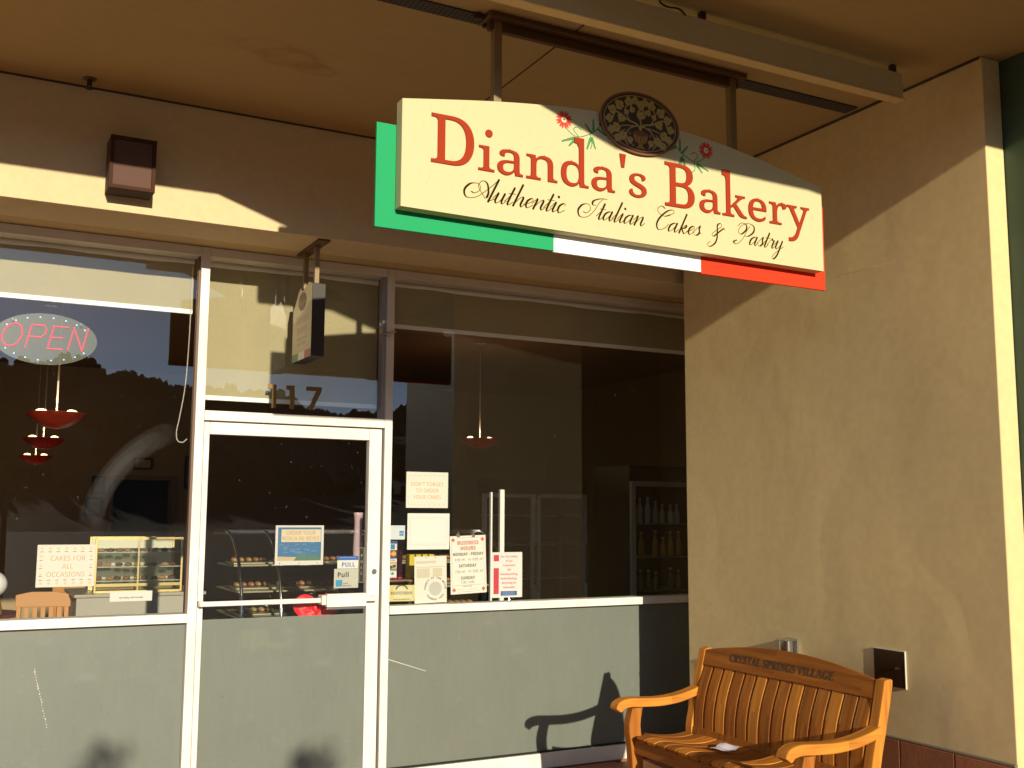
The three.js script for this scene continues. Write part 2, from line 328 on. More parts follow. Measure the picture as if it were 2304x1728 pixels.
// roller shades
function shade(x0, x1, yb, label, chain) {
  const s = thing('roller_shade', label, 'shade', [(x0 + x1) / 2, 3.05, -0.12], 'roller shades behind the shop windows');
  part(s, 'roller', rod([x0, 3.075, -0.135], [x1, 3.075, -0.135], 0.022, 14), M.bar);
  const g = new THREE.PlaneGeometry(x1 - x0, 3.07 - yb - 0.02, 24, 8), p = g.attributes.position;
  for (let i = 0; i < p.count; i++) p.setZ(i, 0.003 * Math.sin(p.getX(i) * 7 + x0) + 0.0015 * Math.sin(p.getX(i) * 19));
  g.computeVertexNormals(); g.translate((x0 + x1) / 2, (3.07 + yb + 0.02) / 2, -0.12);
  part(s, 'fabric', worldUV(g), M.shade);
  part(s, 'hem_bar', bx(x0, x1, yb, yb + 0.028, -0.127, -0.112, 0.004), M.bar);
  if (chain) {
    const pts = [[1.176, 3.04, -0.10], [1.172, 2.6, -0.098], [1.160, 2.33, -0.095], [1.135, 2.15, -0.09], [1.122, 2.06, -0.09], [1.132, 2.02, -0.09], [1.158, 2.012, -0.09], [1.18, 2.03, -0.09]];
    const cv = new THREE.CatmullRomCurve3(pts.map((q) => new THREE.Vector3(...q))), L = [];
    for (const q of cv.getSpacedPoints(150)) L.push(new THREE.OctahedronGeometry(0.0042, 0).translate(q.x, q.y, q.z));
    const c = part(s, 'bead_chain', merge(L), std(0.7, 0.66, 0.58, 0.4)); c.userData.kind = 'stuff';
  }
}
shade(-1.18, 1.188, 2.763, 'sunlit tan roller shade with white hem bar above the OPEN sign', true);
shade(1.275, 2.335, 2.266, 'tan roller shade pulled low behind the transom glass', false);
shade(2.405, 4.89, 2.79, 'tan roller shade in shadow high behind the wide window of notices', false);

// ---------------------------------------------------------------- hanging sign
const font = await new FontLoader().loadAsync('fonts/droid/droid_serif_regular.typeface.json');
const script = (() => { // pen strokes of a slanted round hand, x-height 1
  const G = {
    i: [0.5, [[-0.1, 0.4], [0.18, 1], [0.18, 0.25], [0.33, 0], [0.55, 0.35]]], u: [0.95, [[-0.1, 0.4], [0.15, 1], [0.15, 0.3], [0.3, 0], [0.5, 0.2], [0.65, 0.75]], [[0.65, 1], [0.65, 0.25], [0.8, 0], [1.0, 0.35]]],
    n: [1.0, [[-0.1, 0.5], [0.08, 0.95], [0.18, 0.95], [0.18, 0]], [[0.18, 0.1], [0.4, 0.75], [0.6, 1], [0.7, 0.85], [0.7, 0.25], [0.85, 0], [1.05, 0.35]]],
    h: [1.0, [[0.2, 2.2], [0.2, 0]], [[0.2, 0.1], [0.4, 0.75], [0.6, 1], [0.7, 0.85], [0.7, 0.25], [0.85, 0], [1.05, 0.35]]],
    t: [0.5, [[-0.1, 0.3], [0.2, 1.0]], [[0.2, 1.75], [0.2, 0.25], [0.35, 0], [0.55, 0.35]], [[-0.05, 1.15], [0.5, 1.15]]],
    l: [0.5, [[-0.1, 0.3], [0.2, 1.0]], [[0.2, 2.2], [0.2, 0.25], [0.35, 0], [0.55, 0.35]]],
    e: [0.62, [[-0.1, 0.3], [0.3, 0.5], [0.5, 0.8], [0.35, 1], [0.12, 0.75], [0.1, 0.35], [0.3, 0], [0.65, 0.35]]], c: [0.6, [[0.5, 0.8], [0.45, 0.95], [0.3, 1], [0.08, 0.7], [0.1, 0.25], [0.3, 0], [0.62, 0.35]]],
    a: [0.95, [[0.62, 0.9], [0.4, 1], [0.12, 0.7], [0.1, 0.2], [0.25, 0], [0.5, 0.35], [0.65, 0.95]], [[0.65, 1], [0.65, 0.25], [0.8, 0], [1.0, 0.35]]],
    s: [0.62, [[-0.1, 0.3], [0.3, 1.1], [0.35, 0.8], [0.5, 0.35], [0.35, 0.02], [0.1, 0.08]], [[0.35, 0.02], [0.68, 0.35]]],
    k: [0.88, [[0.2, 2.2], [0.2, 0]], [[0.2, 0.4], [0.5, 0.95], [0.62, 0.85], [0.5, 0.6], [0.25, 0.5]], [[0.3, 0.5], [0.55, 0.1], [0.7, 0], [0.95, 0.35]]],
    r: [0.75, [[-0.1, 0.3], [0.2, 1.1], [0.3, 0.95], [0.5, 0.92]], [[0.5, 0.92], [0.5, 0.2], [0.65, 0], [0.85, 0.35]]],
    y: [0.95, [[-0.1, 0.4], [0.15, 1], [0.15, 0.3], [0.3, 0], [0.5, 0.2], [0.65, 0.75]], [[0.65, 1], [0.65, -0.7], [0.4, -1.3], [0.2, -1.0], [0.5, -0.3], [1.0, 0.35]]],
    A: [2.6, [[0.75, 0.75], [1.05, 0.65], [1.3, 1.05], [1.0, 1.6], [0.4, 1.5], [0.2, 0.8], [0.6, 0.15], [1.3, 0.3], [1.9, 1.3], [2.3, 2.3]], [[2.3, 2.3], [2.3, 0]], [[2.0, 0.25], [1.5, 0.8], [1.05, 1.4], [1.15, 1.95], [1.6, 1.75], [2.0, 0.9], [2.05, 0.4]], [[2.3, 0], [2.65, 0.35]]],
    I: [1.9, [[0.55, 0.55], [0.9, 0.5], [1.05, 0.95], [0.7, 1.45], [0.2, 1.3], [0.05, 0.65], [0.45, 0.0], [1.1, 0.1], [1.45, 0.9], [1.55, 1.7], [1.75, 2.25]], [[2.1, 2.3], [1.5, 2.25], [1.0, 1.9], [1.05, 1.5], [1.35, 1.45]]],
    C: [1.5, [[1.2, 1.85], [1.45, 2.15], [1.25, 2.45], [0.8, 2.2], [0.42, 1.4], [0.38, 0.6], [0.75, 0], [1.25, 0.3], [1.4, 0.8]], [[1.2, 1.85], [0.75, 1.6], [0.2, 1.85], [-0.1, 2.3], [0.1, 2.7], [0.5, 2.5]]],
    P: [1.9, [[0.55, 0.3], [0.3, 0.05], [0.7, -0.15], [1.1, 0.5], [1.2, 1.5], [1.35, 2.2]], [[0.1, 2.0], [0.35, 2.45], [0.9, 2.3], [1.1, 1.7], [0.75, 1.1], [0.35, 1.4], [0.45, 2.1], [1.0, 2.5], [1.7, 2.3], [1.95, 1.6], [1.6, 1.0], [1.2, 0.95]]],
    '&': [1.6, [[1.5, 1.55], [1.3, 1.75], [0.9, 1.2], [0.5, 0.55], [0.2, 0.8], [0.5, 1.4], [0.9, 1.9], [0.7, 2.35], [0.4, 2.1], [0.65, 1.3], [0.95, 0.4], [0.95, -0.4], [0.5, -0.9], [0.15, -0.6], [0.35, -0.2]]],
  };
  return (g, word, x0, x1, yb, s, X, Y, k, col, gold) => {
    let adv = 0; for (const c of word) adv += G[c][0];
    const sx = (x1 - x0) / adv; let x = x0;
    for (const pass of [0, 1]) { x = x0; for (const c of word) {
      const [a, ...st] = G[c];
      for (const q of st) {
        const P = smooth(q, q.length * 10);
        for (let i = 1; i < P.length; i++) {
          const [ax, ay] = P[i - 1], [bx2, by] = P[i], T = (px, py) => [X(x + px * sx + py * s * 0.5), Y(yb + py * s)];
          const p = T(ax, ay), r = T(bx2, by), down = Math.max(0, (ay - by) / Math.hypot(bx2 - ax, by - ay));
          g.lineWidth = (pass ? 0 : 1.8) + s * k * (0.035 + 0.15 * Math.pow(down, 1.5)); g.lineCap = 'round'; g.strokeStyle = pass ? col : gold;
          g.beginPath(); g.moveTo(...p); g.lineTo(...r); g.stroke();
        }
      }
      if (c === 'i' && pass) { g.fillStyle = col; g.beginPath(); g.arc(X(x + 0.2 * sx + 1.6 * s * 0.5), Y(yb + 1.6 * s), s * k * 0.14, 0, 7); g.fill(); }
      x += a * sx;
    } }
  };
})();
function sprig(g, cx, cy, dir, k) { // flower with leaves, drawn in pixels
  g.save(); g.translate(cx, cy); g.scale(dir * k, k);
  g.lineCap = 'round';
  const leaf = (x, y, a, l) => { g.save(); g.translate(x, y); g.rotate(a); g.fillStyle = '#1f7a4a'; g.beginPath(); g.moveTo(0, 0); for (let i = 0; i <= 4; i++) { g.quadraticCurveTo(l * (i + 0.5) / 5, -9 + i, l * (i + 0.7) / 5, -4 + i * 0.6); } g.lineTo(l, 0); for (let i = 4; i >= 0; i--) g.quadraticCurveTo(l * (i + 0.5) / 5, 8 - i, l * i / 5, 3); g.closePath(); g.fill(); g.strokeStyle = '#d7c56a'; g.lineWidth = 1; g.beginPath(); g.moveTo(0, 0); g.lineTo(l * 0.8, 0); g.stroke(); g.restore(); };
  g.strokeStyle = '#2c7d4e'; g.lineWidth = 3;
  for (const q of [[[0, 14], [20, 40], [60, 55], [120, 30]], [[60, 55], [55, 85], [70, 100]], [[60, 52], [40, 30], [55, 18], [72, 26]], [[120, 30], [150, 0], [165, -25]], [[110, 36], [118, 70], [112, 90]]]) { const P = smooth(q, 20); g.beginPath(); P.forEach((p, i) => (i ? g.lineTo(...p) : g.moveTo(...p))); g.stroke(); }
  leaf(45, 60, 2.75, 62); leaf(48, 64, 2.3, 44); leaf(118, 32, -2.3, 46); leaf(126, 25, -1.6, 52); leaf(140, 8, 0.5, 46); leaf(112, 50, 1.9, 50); leaf(116, 44, 1.2, 50); leaf(150, -6, -0.9, 44);
  g.fillStyle = '#d8433a';
  for (let i = 0; i < 8; i++) { g.save(); g.rotate(i * Math.PI / 4); for (const s of [-1, 1]) { g.beginPath(); g.ellipse(0.0 + s * 5, -22, 4.2, 12, s * 0.22, 0, 7); g.fill(); } g.restore(); }
  g.fillStyle = '#f6e3b0'; g.beginPath(); g.arc(0, 0, 9, 0, 7); g.fill(); g.fillStyle = '#b8322c'; g.beginPath(); g.arc(0, 0, 4, 0, 7); g.fill();
  g.restore();
}
function emblem(g, w, h) { // vase with a spreading tree of leaves
  g.fillStyle = '#3d2a20'; g.fillRect(0, 0, w, h);
  g.translate(w / 2, h / 2); const s = h / 2; g.scale(s, s); g.lineCap = 'round';
  g.strokeStyle = '#a98c4c'; g.lineWidth = 0.035; g.beginPath(); g.ellipse(0, 0, 1.43, 0.93, 0, 0, 7); g.stroke();
  const gold = '#b39a55';
  const stem = (q, lw) => { g.strokeStyle = gold; g.lineWidth = lw; const P = smooth(q, 30); g.beginPath(); P.forEach((p, i) => (i ? g.lineTo(...p) : g.moveTo(...p))); g.stroke(); };
  const leaf = (x, y, a, r) => { g.save(); g.translate(x, y); g.rotate(a); g.fillStyle = gold; for (const [dx, dy, q] of [[0, -0.6, 0.55], [-0.6, 0, 0.48], [0.6, 0, 0.48], [-0.35, 0.5, 0.36], [0.35, 0.5, 0.36]]) { g.beginPath(); g.ellipse(dx * r, dy * r, q * r, q * r * 1.15, 0, 0, 7); g.fill(); } g.restore(); };
  for (const d of [-1, 1]) {
    stem([[0, 0.25], [d * 0.12, 0.05], [d * 0.5, -0.05], [d * 0.95, -0.25], [d * 1.1, 0.0]], 0.06);
    stem([[d * 0.1, 0.08], [d * 0.45, 0.25], [d * 0.62, 0.6], [d * 0.5, 0.8]], 0.045);
    stem([[d * 0.3, 0.12], [d * 0.75, 0.2], [d * 1.05, 0.45], [d * 1.15, 0.3]], 0.04);
    stem([[d * 0.4, 0.0], [d * 0.6, -0.35], [d * 0.5, -0.6]], 0.045);
    stem([[d * 0.62, 0.3], [d * 0.85, 0.5], [d * 0.8, 0.72]], 0.035);
    for (const [x, y, a, r] of [[0.45, -0.68, 0.2, 0.16], [0.82, -0.5, 0.9, 0.17], [1.1, -0.3, 1.3, 0.15], [1.22, 0.02, 1.7, 0.14], [0.75, -0.08, 2.6, 0.15], [0.95, 0.28, 2.0, 0.16], [1.15, 0.38, 1.8, 0.13], [0.68, 0.5, 2.9, 0.15], [0.9, 0.62, 2.6, 0.13], [0.42, 0.62, 3.4, 0.12], [0.2, -0.75, -0.1, 0.14], [0.32, -0.42, 0.5, 0.11], [0.55, -0.3, 0.6, 0.1]]) leaf(d * x, y, d * a, r);
  }
  stem([[0, 0.28], [0.02, -0.05], [-0.12, -0.3], [0.05, -0.5], [0.2, -0.35], [0.12, -0.2]], 0.06);
  leaf(0.02, -0.28, 0.5, 0.13); leaf(0.02, -0.62, 0, 0.14);
  g.fillStyle = '#a5762e'; g.beginPath(); g.moveTo(-0.27, 0.32); g.quadraticCurveTo(-0.33, 0.62, -0.08, 0.7); g.lineTo(-0.08, 0.76); g.lineTo(-0.2, 0.86); g.lineTo(0.2, 0.86); g.lineTo(0.08, 0.76); g.lineTo(0.08, 0.7); g.quadraticCurveTo(0.33, 0.62, 0.27, 0.32); g.closePath(); g.fill();
  g.fillStyle = '#7a4a2c'; g.beginPath(); g.ellipse(0, 0.34, 0.26, 0.1, 0, 0, 7); g.fill();
  g.strokeStyle = '#6e5120'; g.lineWidth = 0.025; for (const q of [-0.14, 0, 0.14]) { g.beginPath(); g.moveTo(q, 0.48); g.lineTo(q * 0.7, 0.68); g.stroke(); }
  g.fillStyle = '#9c5a3a'; for (const [x, y] of [[-0.42, 0.4], [0.4, 0.36], [-0.3, 0.78], [0.33, 0.8], [-0.85, 0.05]]) { g.beginPath(); g.arc(x, y, 0.05, 0, 7); g.fill(); }
}
{
  const s = thing('hanging_bakery_sign', "cream Dianda's Bakery sign with an Italian flag board behind, hung from the canopy", 'sign', [2.62, 2.79, 2.3]);
  const cream = C(0.585, 0.52, 0.305), zb = 2.2545, zf = 2.315;
  const top = smooth([[1.5156, 3.2732], [1.9327, 3.3393], [2.2887, 3.38], [2.6447, 3.3963], [3.0007, 3.3749], [3.3567, 3.324], [3.7606, 3.2396]], 40);
  const outline = [[1.5156, 2.8266], [3.7606, 2.8134], ...top.slice().reverse()];
  const creamMat = new THREE.MeshPhysicalMaterial({ color: cream, roughness: 0.8, specularIntensity: 0.3 });
  const board = part(s, 'cream_board', prism(outline, zb, zf - 0.001, 0.003), creamMat);
  const fs = new THREE.ShapeGeometry(new THREE.Shape(outline.map((p) => new THREE.Vector2(p[0], p[1]))), 1);
  const L = 1.5156, B = 2.8104, Wd = 2.245, Hd = 0.6001, uv = fs.attributes.uv;
  for (let i = 0; i < uv.count; i++) uv.setXY(i, (uv.getX(i) - L) / Wd, (uv.getY(i) - B) / Hd);
  fs.translate(0, 0, zf + 0.001);
  const face = canvasTex(2048, 548, (g, w, h) => {
    const k = w / Wd, X = (x) => (x - L) * k, Y = (y) => h - (y - B) * k;
    g.fillStyle = `rgb(${lin2s(cream.r)},${lin2s(cream.g)},${lin2s(cream.b)})`; g.fillRect(0, 0, w, h);
    for (let i = 0; i < 900; i++) { g.fillStyle = `rgba(${150 + rnd() * 60 | 0},${120 + rnd() * 50 | 0},${60 + rnd() * 30 | 0},${0.02 + rnd() * 0.05})`; const r = 0.5 + rnd() * rnd() * 9; g.beginPath(); g.ellipse(rnd() * w, rnd() * h, r, r * (1 + rnd() * 2), 0, 0, 7); g.fill(); }
    g.strokeStyle = 'rgba(110,80,30,0.5)'; g.lineWidth = 2; for (const [x, y] of [[2.4413, 3.0596], [2.9397, 3.0748], [3.0821, 3.0087], [1.7496, 3.2376]]) { g.beginPath(); g.moveTo(X(x), Y(y)); g.lineTo(X(x - 0.006), Y(y - 0.012)); g.stroke(); }
    const col = '#17110b', gold = '#a98a35', a = [X, Y, k, col, gold];
    script(g, 'Authentic', 1.7648, 2.2633, 2.8999, 0.0437, ...a);
    script(g, 'Italian', 2.3243, 2.6803, 2.8989, 0.0417, ...a);
    script(g, 'Cakes', 2.721, 2.9956, 2.8948, 0.0417, ...a);
    script(g, '&', 3.0465, 3.1228, 2.8846, 0.0366, ...a);
    script(g, 'Pastry', 3.1787, 3.4941, 2.8907, 0.0407, ...a);
    sprig(g, X(2.2704), Y(3.322), 1, 1.1); sprig(g, X(3.0434), Y(3.3129), -1, 1.1);
  });
  part(s, 'painted_face', fs, new THREE.MeshPhysicalMaterial({ map: face, roughness: 0.8, specularIntensity: 0.3 }));
  // letters: caps and stems tall, small letters half as high
  const red = phys(0.33, 0.038, 0.011, 0.8, { specularIntensity: 0.25 });
  const xh = 0.745, cap = font.data.glyphs.D ? 0.985 : 0.98;
  function letters(word, x0, x1, yb, H) {
    const adv = [...word].map((c) => (/[DB]/.test(c) ? 1.12 : 0.95) * font.data.glyphs[c].ha / 1000), tot = adv.reduce((a, b) => a + b), sx = (x1 - x0) / tot, k = H / cap;
    let x = x0;
    [...word].forEach((c, n) => {
      const low = /[a-z]/.test(c), wx = sx * (low ? 0.95 : 1.12);
      let shapes = font.generateShapes(c, 1 * (1000 / font.data.resolution));
      if (c === 'i') shapes = shapes.filter((q) => Math.min(...q.getPoints(4).map((p) => p.y)) < xh * 0.9);
      const g = new THREE.ExtrudeGeometry(shapes, { depth: 0.003, bevelEnabled: true, bevelThickness: 0.0012, bevelSize: 0.007, bevelSegments: 1, curveSegments: 8 }), p = g.attributes.position;
      for (let i = 0; i < p.count; i++) {
        let y = p.getY(i); const px = p.getX(i);
        if (low) y = y > xh + 0.02 ? 0.52 * cap + (y - xh) * 1.75 : y < 0 ? y * 1.05 : y * (0.52 * cap / xh);
        else if (c === "'") y = 0.55 * cap + (y - 0.6) * 0.9;
        p.setXYZ(i, x + px * wx, yb + y * k, zf + 0.0028 + p.getZ(i));
      }
      g.computeVertexNormals();
      part(s, 'letter', worldUV(g), red);
      if (c === 'i') part(s, 'letter_dot', rod([x + 0.29 * wx, yb + 0.80 * H, zf + 0.0015], [x + 0.29 * wx, yb + 0.80 * H, zf + 0.0055], 0.017, 20), red);
      x += adv[n] * sx;
    });
  }
  letters("Dianda's", 1.6326, 2.7108, 3.0301, 0.2034); letters('Bakery', 2.7922, 3.6721, 3.0138, 0.2034);
  // oval emblem
  const ov = new THREE.CylinderGeometry(1, 1, 0.012, 64); ov.rotateX(Math.PI / 2); ov.scale(0.211577, 0.14139, 1); ov.translate(2.662, 3.3688, zf + 0.009);
  const em = part(s, 'oval_emblem', ov, std(0.1, 0.05, 0.03, 0.5));
  const of = new THREE.CircleGeometry(1, 64); of.scale(0.206491, 0.136304, 1); of.translate(2.662, 3.3688, zf + 0.0165);
  part(em, 'emblem_print', of, new THREE.MeshStandardMaterial({ map: canvasTex(1024, 676, emblem), roughness: 0.5 }));
  const rimC = []; for (let i = 0; i < 64; i++) rimC.push([2.662 + 0.211577 * Math.cos(i / 32 * Math.PI), 3.3688 + 0.14139 * Math.sin(i / 32 * Math.PI), zf + 0.015]);
  part(em, 'emblem_rim', tube(rimC, 0.005, 128, 8, true), std(0.24, 0.09, 0.04, 0.4));
  // flag board
  const paint = (r, g, b) => phys(r, g, b, 0.8, { specularIntensity: 0.3 });
  part(s, 'green_panel', bx(1.432, 2.255, 2.748, 3.182, 2.238, 2.252, 0.002), paint(0.022, 0.33, 0.125));
  part(s, 'white_panel', bx(2.2555, 3.053, 2.743, 3.176, 2.238, 2.252, 0.002), paint(0.85, 0.85, 0.82));
  part(s, 'red_panel', bx(3.0535, 3.831, 2.736, 3.168, 2.238, 2.252, 0.002), paint(0.75, 0.045, 0.015));
  part(s, 'backing_board', bx(1.436, 3.827, 2.752, 3.164, 2.2285, 2.2372, 0.002), M.brownSteel);
  for (const x of [1.991, 3.288]) part(s, 'hanger_post', bx(x - 0.019, x + 0.019, 2.84, 3.755, 2.190, 2.228, 0.003), M.post);
  const br = part(s, 'ceiling_bracket', bx(1.93, 3.345, 3.745, 3.768, 2.15, 2.268, 0.003), M.brownSteel);
  part(br, 'bracket_web', bx(1.95, 3.325, 3.705, 3.7445, 2.195, 2.223, 0.003), M.brownSteel);
  part(br, 'bolt', rod([1.955, 3.735, 2.17], [1.955, 3.747, 2.17], 0.014, 6), M.bronze); part(br, 'bolt', rod([1.90, 3.74, 2.21], [1.90, 3.765, 2.21], 0.02, 8), M.bronze);
}

// ---------------------------------------------------------------- blade sign under the soffit
{
  const b = thing('blade_sign', 'small shop sign hung edge-on from the soffit above the door', 'sign', [1.85, 2.45, 0.3]);
  part(b, 'mounting_plate', bx(1.735, 1.805, 3.127, 3.1395, 0.10, 0.525, 0.002), M.brownSteel);
  for (const z of [0.175, 0.385]) part(b, 'hanger_post', bx(1.758, 1.785, 2.80, 3.127, z - 0.014, z + 0.014, 0.002), M.post);
  const P = [[0.055, 2.475], [0.055, 2.80], [0.10, 2.835], [0.16, 2.90], [0.20, 2.915], [0.235, 2.89], [0.30, 2.905], [0.36, 2.925], [0.425, 2.905], [0.425, 2.535]];
  P[0] = [0.055, 2.49]; P[P.length - 1] = [0.425, 2.49];
  const sh = new THREE.Shape(P.map((p) => new THREE.Vector2(p[0], p[1])));
  const g = new THREE.ExtrudeGeometry(sh, { depth: 0.075, bevelEnabled: false });
  g.rotateY(-Math.PI / 2); g.translate(1.815, 0, 0); // x = 1.74 .. 1.815, shape x -> z
  const dark = std(0.03, 0.025, 0.02, 0.55);
  part(b, 'sign_core', worldUV(g), dark);
  const fg = new THREE.ShapeGeometry(sh), uv = fg.attributes.uv;
  for (let i = 0; i < uv.count; i++) uv.setXY(i, (uv.getX(i) - 0.055) / 0.37, (uv.getY(i) - 2.49) / 0.435);
  fg.rotateY(-Math.PI / 2); fg.translate(1.7385, 0, 0);
  const print = canvasTex(512, 600, (c, w, h) => {
    c.fillStyle = '#d8cda4'; c.fillRect(0, 0, w, h);
    c.fillStyle = '#7d9c7c'; c.fillRect(0, h - 62, w / 3, 62); c.fillStyle = '#efe9da'; c.fillRect(w / 3, h - 62, w / 3, 62); c.fillStyle = '#c0796a'; c.fillRect(2 * w / 3, h - 62, w / 3, 62);
    c.textAlign = 'center'; c.fillStyle = '#b9877a'; c.font = '82px serif'; c.fillText("Dianda's", w / 2, 300); c.fillText('Bakery', w / 2, 385);
    c.fillStyle = '#8f8568'; c.font = 'italic 34px serif'; c.fillText('Authentic Italian', w / 2, 440); c.fillText('Cakes & Pastry', w / 2, 480);
    c.fillStyle = '#85705a'; c.beginPath(); c.ellipse(w / 2, 130, 110, 74, 0, 0, 7); c.fill();
    c.strokeStyle = '#b39a55'; c.lineWidth = 7; for (let i = 0; i < 9; i++) { c.beginPath(); c.arc(w / 2 - 80 + i * 20, 130 + (i % 3) * 14 - 14, 11, 0, 5); c.stroke(); }
  });
  part(b, 'printed_face', fg, new THREE.MeshStandardMaterial({ map: print, roughness: 0.5 }));
}
// ---------------------------------------------------------------- wall lamp, sprinkler, light valance
{
  const l = thing('wall_lamp', 'brown box shaped wall lamp on the fascia', 'lamp', [0.72, 3.26, 0.545]);
  const mt = std(0.05, 0.024, 0.014, 0.8), x0 = 0.602, x1 = 0.823, y0 = 3.217, y1 = 3.488, zf = 0.70, q = 0.018;
  part(l, 'housing', bx(x0, x1, y0, y1, 0.547, zf - 0.014, 0.003), mt);
  part(l, 'rim', merge([bx(x0, x0 + q, y0, y1, zf - 0.0139, zf), bx(x1 - q, x1, y0, y1, zf - 0.0139, zf), bx(x0 + q + 0.0001, x1 - q - 0.0001, y0, y0 + q, zf - 0.0139, zf), bx(x0 + q + 0.0001, x1 - q - 0.0001, y1 - q, y1, zf - 0.0139, zf)]), phys(0.06, 0.026, 0.015, 0.8, { specularIntensity: 0.3 }));
  part(l, 'diffuser', bx(x0 + q + 0.001, x1 - q - 0.001, y0 + q + 0.001, y1 - q - 0.001, zf - 0.0138, zf - 0.008), phys(0.12, 0.066, 0.05, 0.8, { specularIntensity: 0.3 }));
  const sp = thing('sprinkler_head', 'small dark sprinkler head in the canopy ceiling', 'sprinkler', [0.492, 3.77, 0.72]);
  const zz = 0.66;
  part(sp, 'escutcheon', rod([0.492, 3.764, zz], [0.492, 3.772, zz], 0.032, 20), std(0.16, 0.11, 0.07, 0.5));
  part(sp, 'body', rod([0.492, 3.735, zz], [0.492, 3.765, zz], 0.012, 10), M.bronze);
  part(sp, 'deflector', merge([rod([0.492, 3.716, zz], [0.492, 3.719, zz], 0.02, 12), rod([0.482, 3.735, zz], [0.487, 3.718, zz], 0.003), rod([0.502, 3.735, zz], [0.497, 3.718, zz], 0.003)]), M.bronze);
  const v = thing('light_valance', 'long tan light valance hung under the canopy beside the sign bracket', 'light fitting', [2.7, 3.6, 2.7]);
  const vt = stucco(0.62, 0.47, 0.24, 0.08, 91);
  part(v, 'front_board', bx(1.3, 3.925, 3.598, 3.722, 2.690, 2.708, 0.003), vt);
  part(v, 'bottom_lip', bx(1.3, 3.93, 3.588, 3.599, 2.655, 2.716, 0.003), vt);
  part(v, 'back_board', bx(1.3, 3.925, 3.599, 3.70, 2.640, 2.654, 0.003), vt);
  part(v, 'tube', rod([1.5, 3.66, 2.672], [3.85, 3.66, 2.672], 0.013, 12), std(0.6, 0.58, 0.52, 0.3));
  for (const x of [1.6, 2.75, 3.895]) part(v, 'bracket', bx(x - 0.014, x + 0.014, 3.699, 3.77, 2.662, 2.688, 0.002), M.bronze);
  part(v, 'wire', tube([[2.52, 3.768, 2.70], [2.50, 3.74, 2.715], [2.53, 3.725, 2.72], [2.60, 3.732, 2.715], [2.635, 3.715, 2.712]], 0.004, 20, 6), M.darkGap);
}

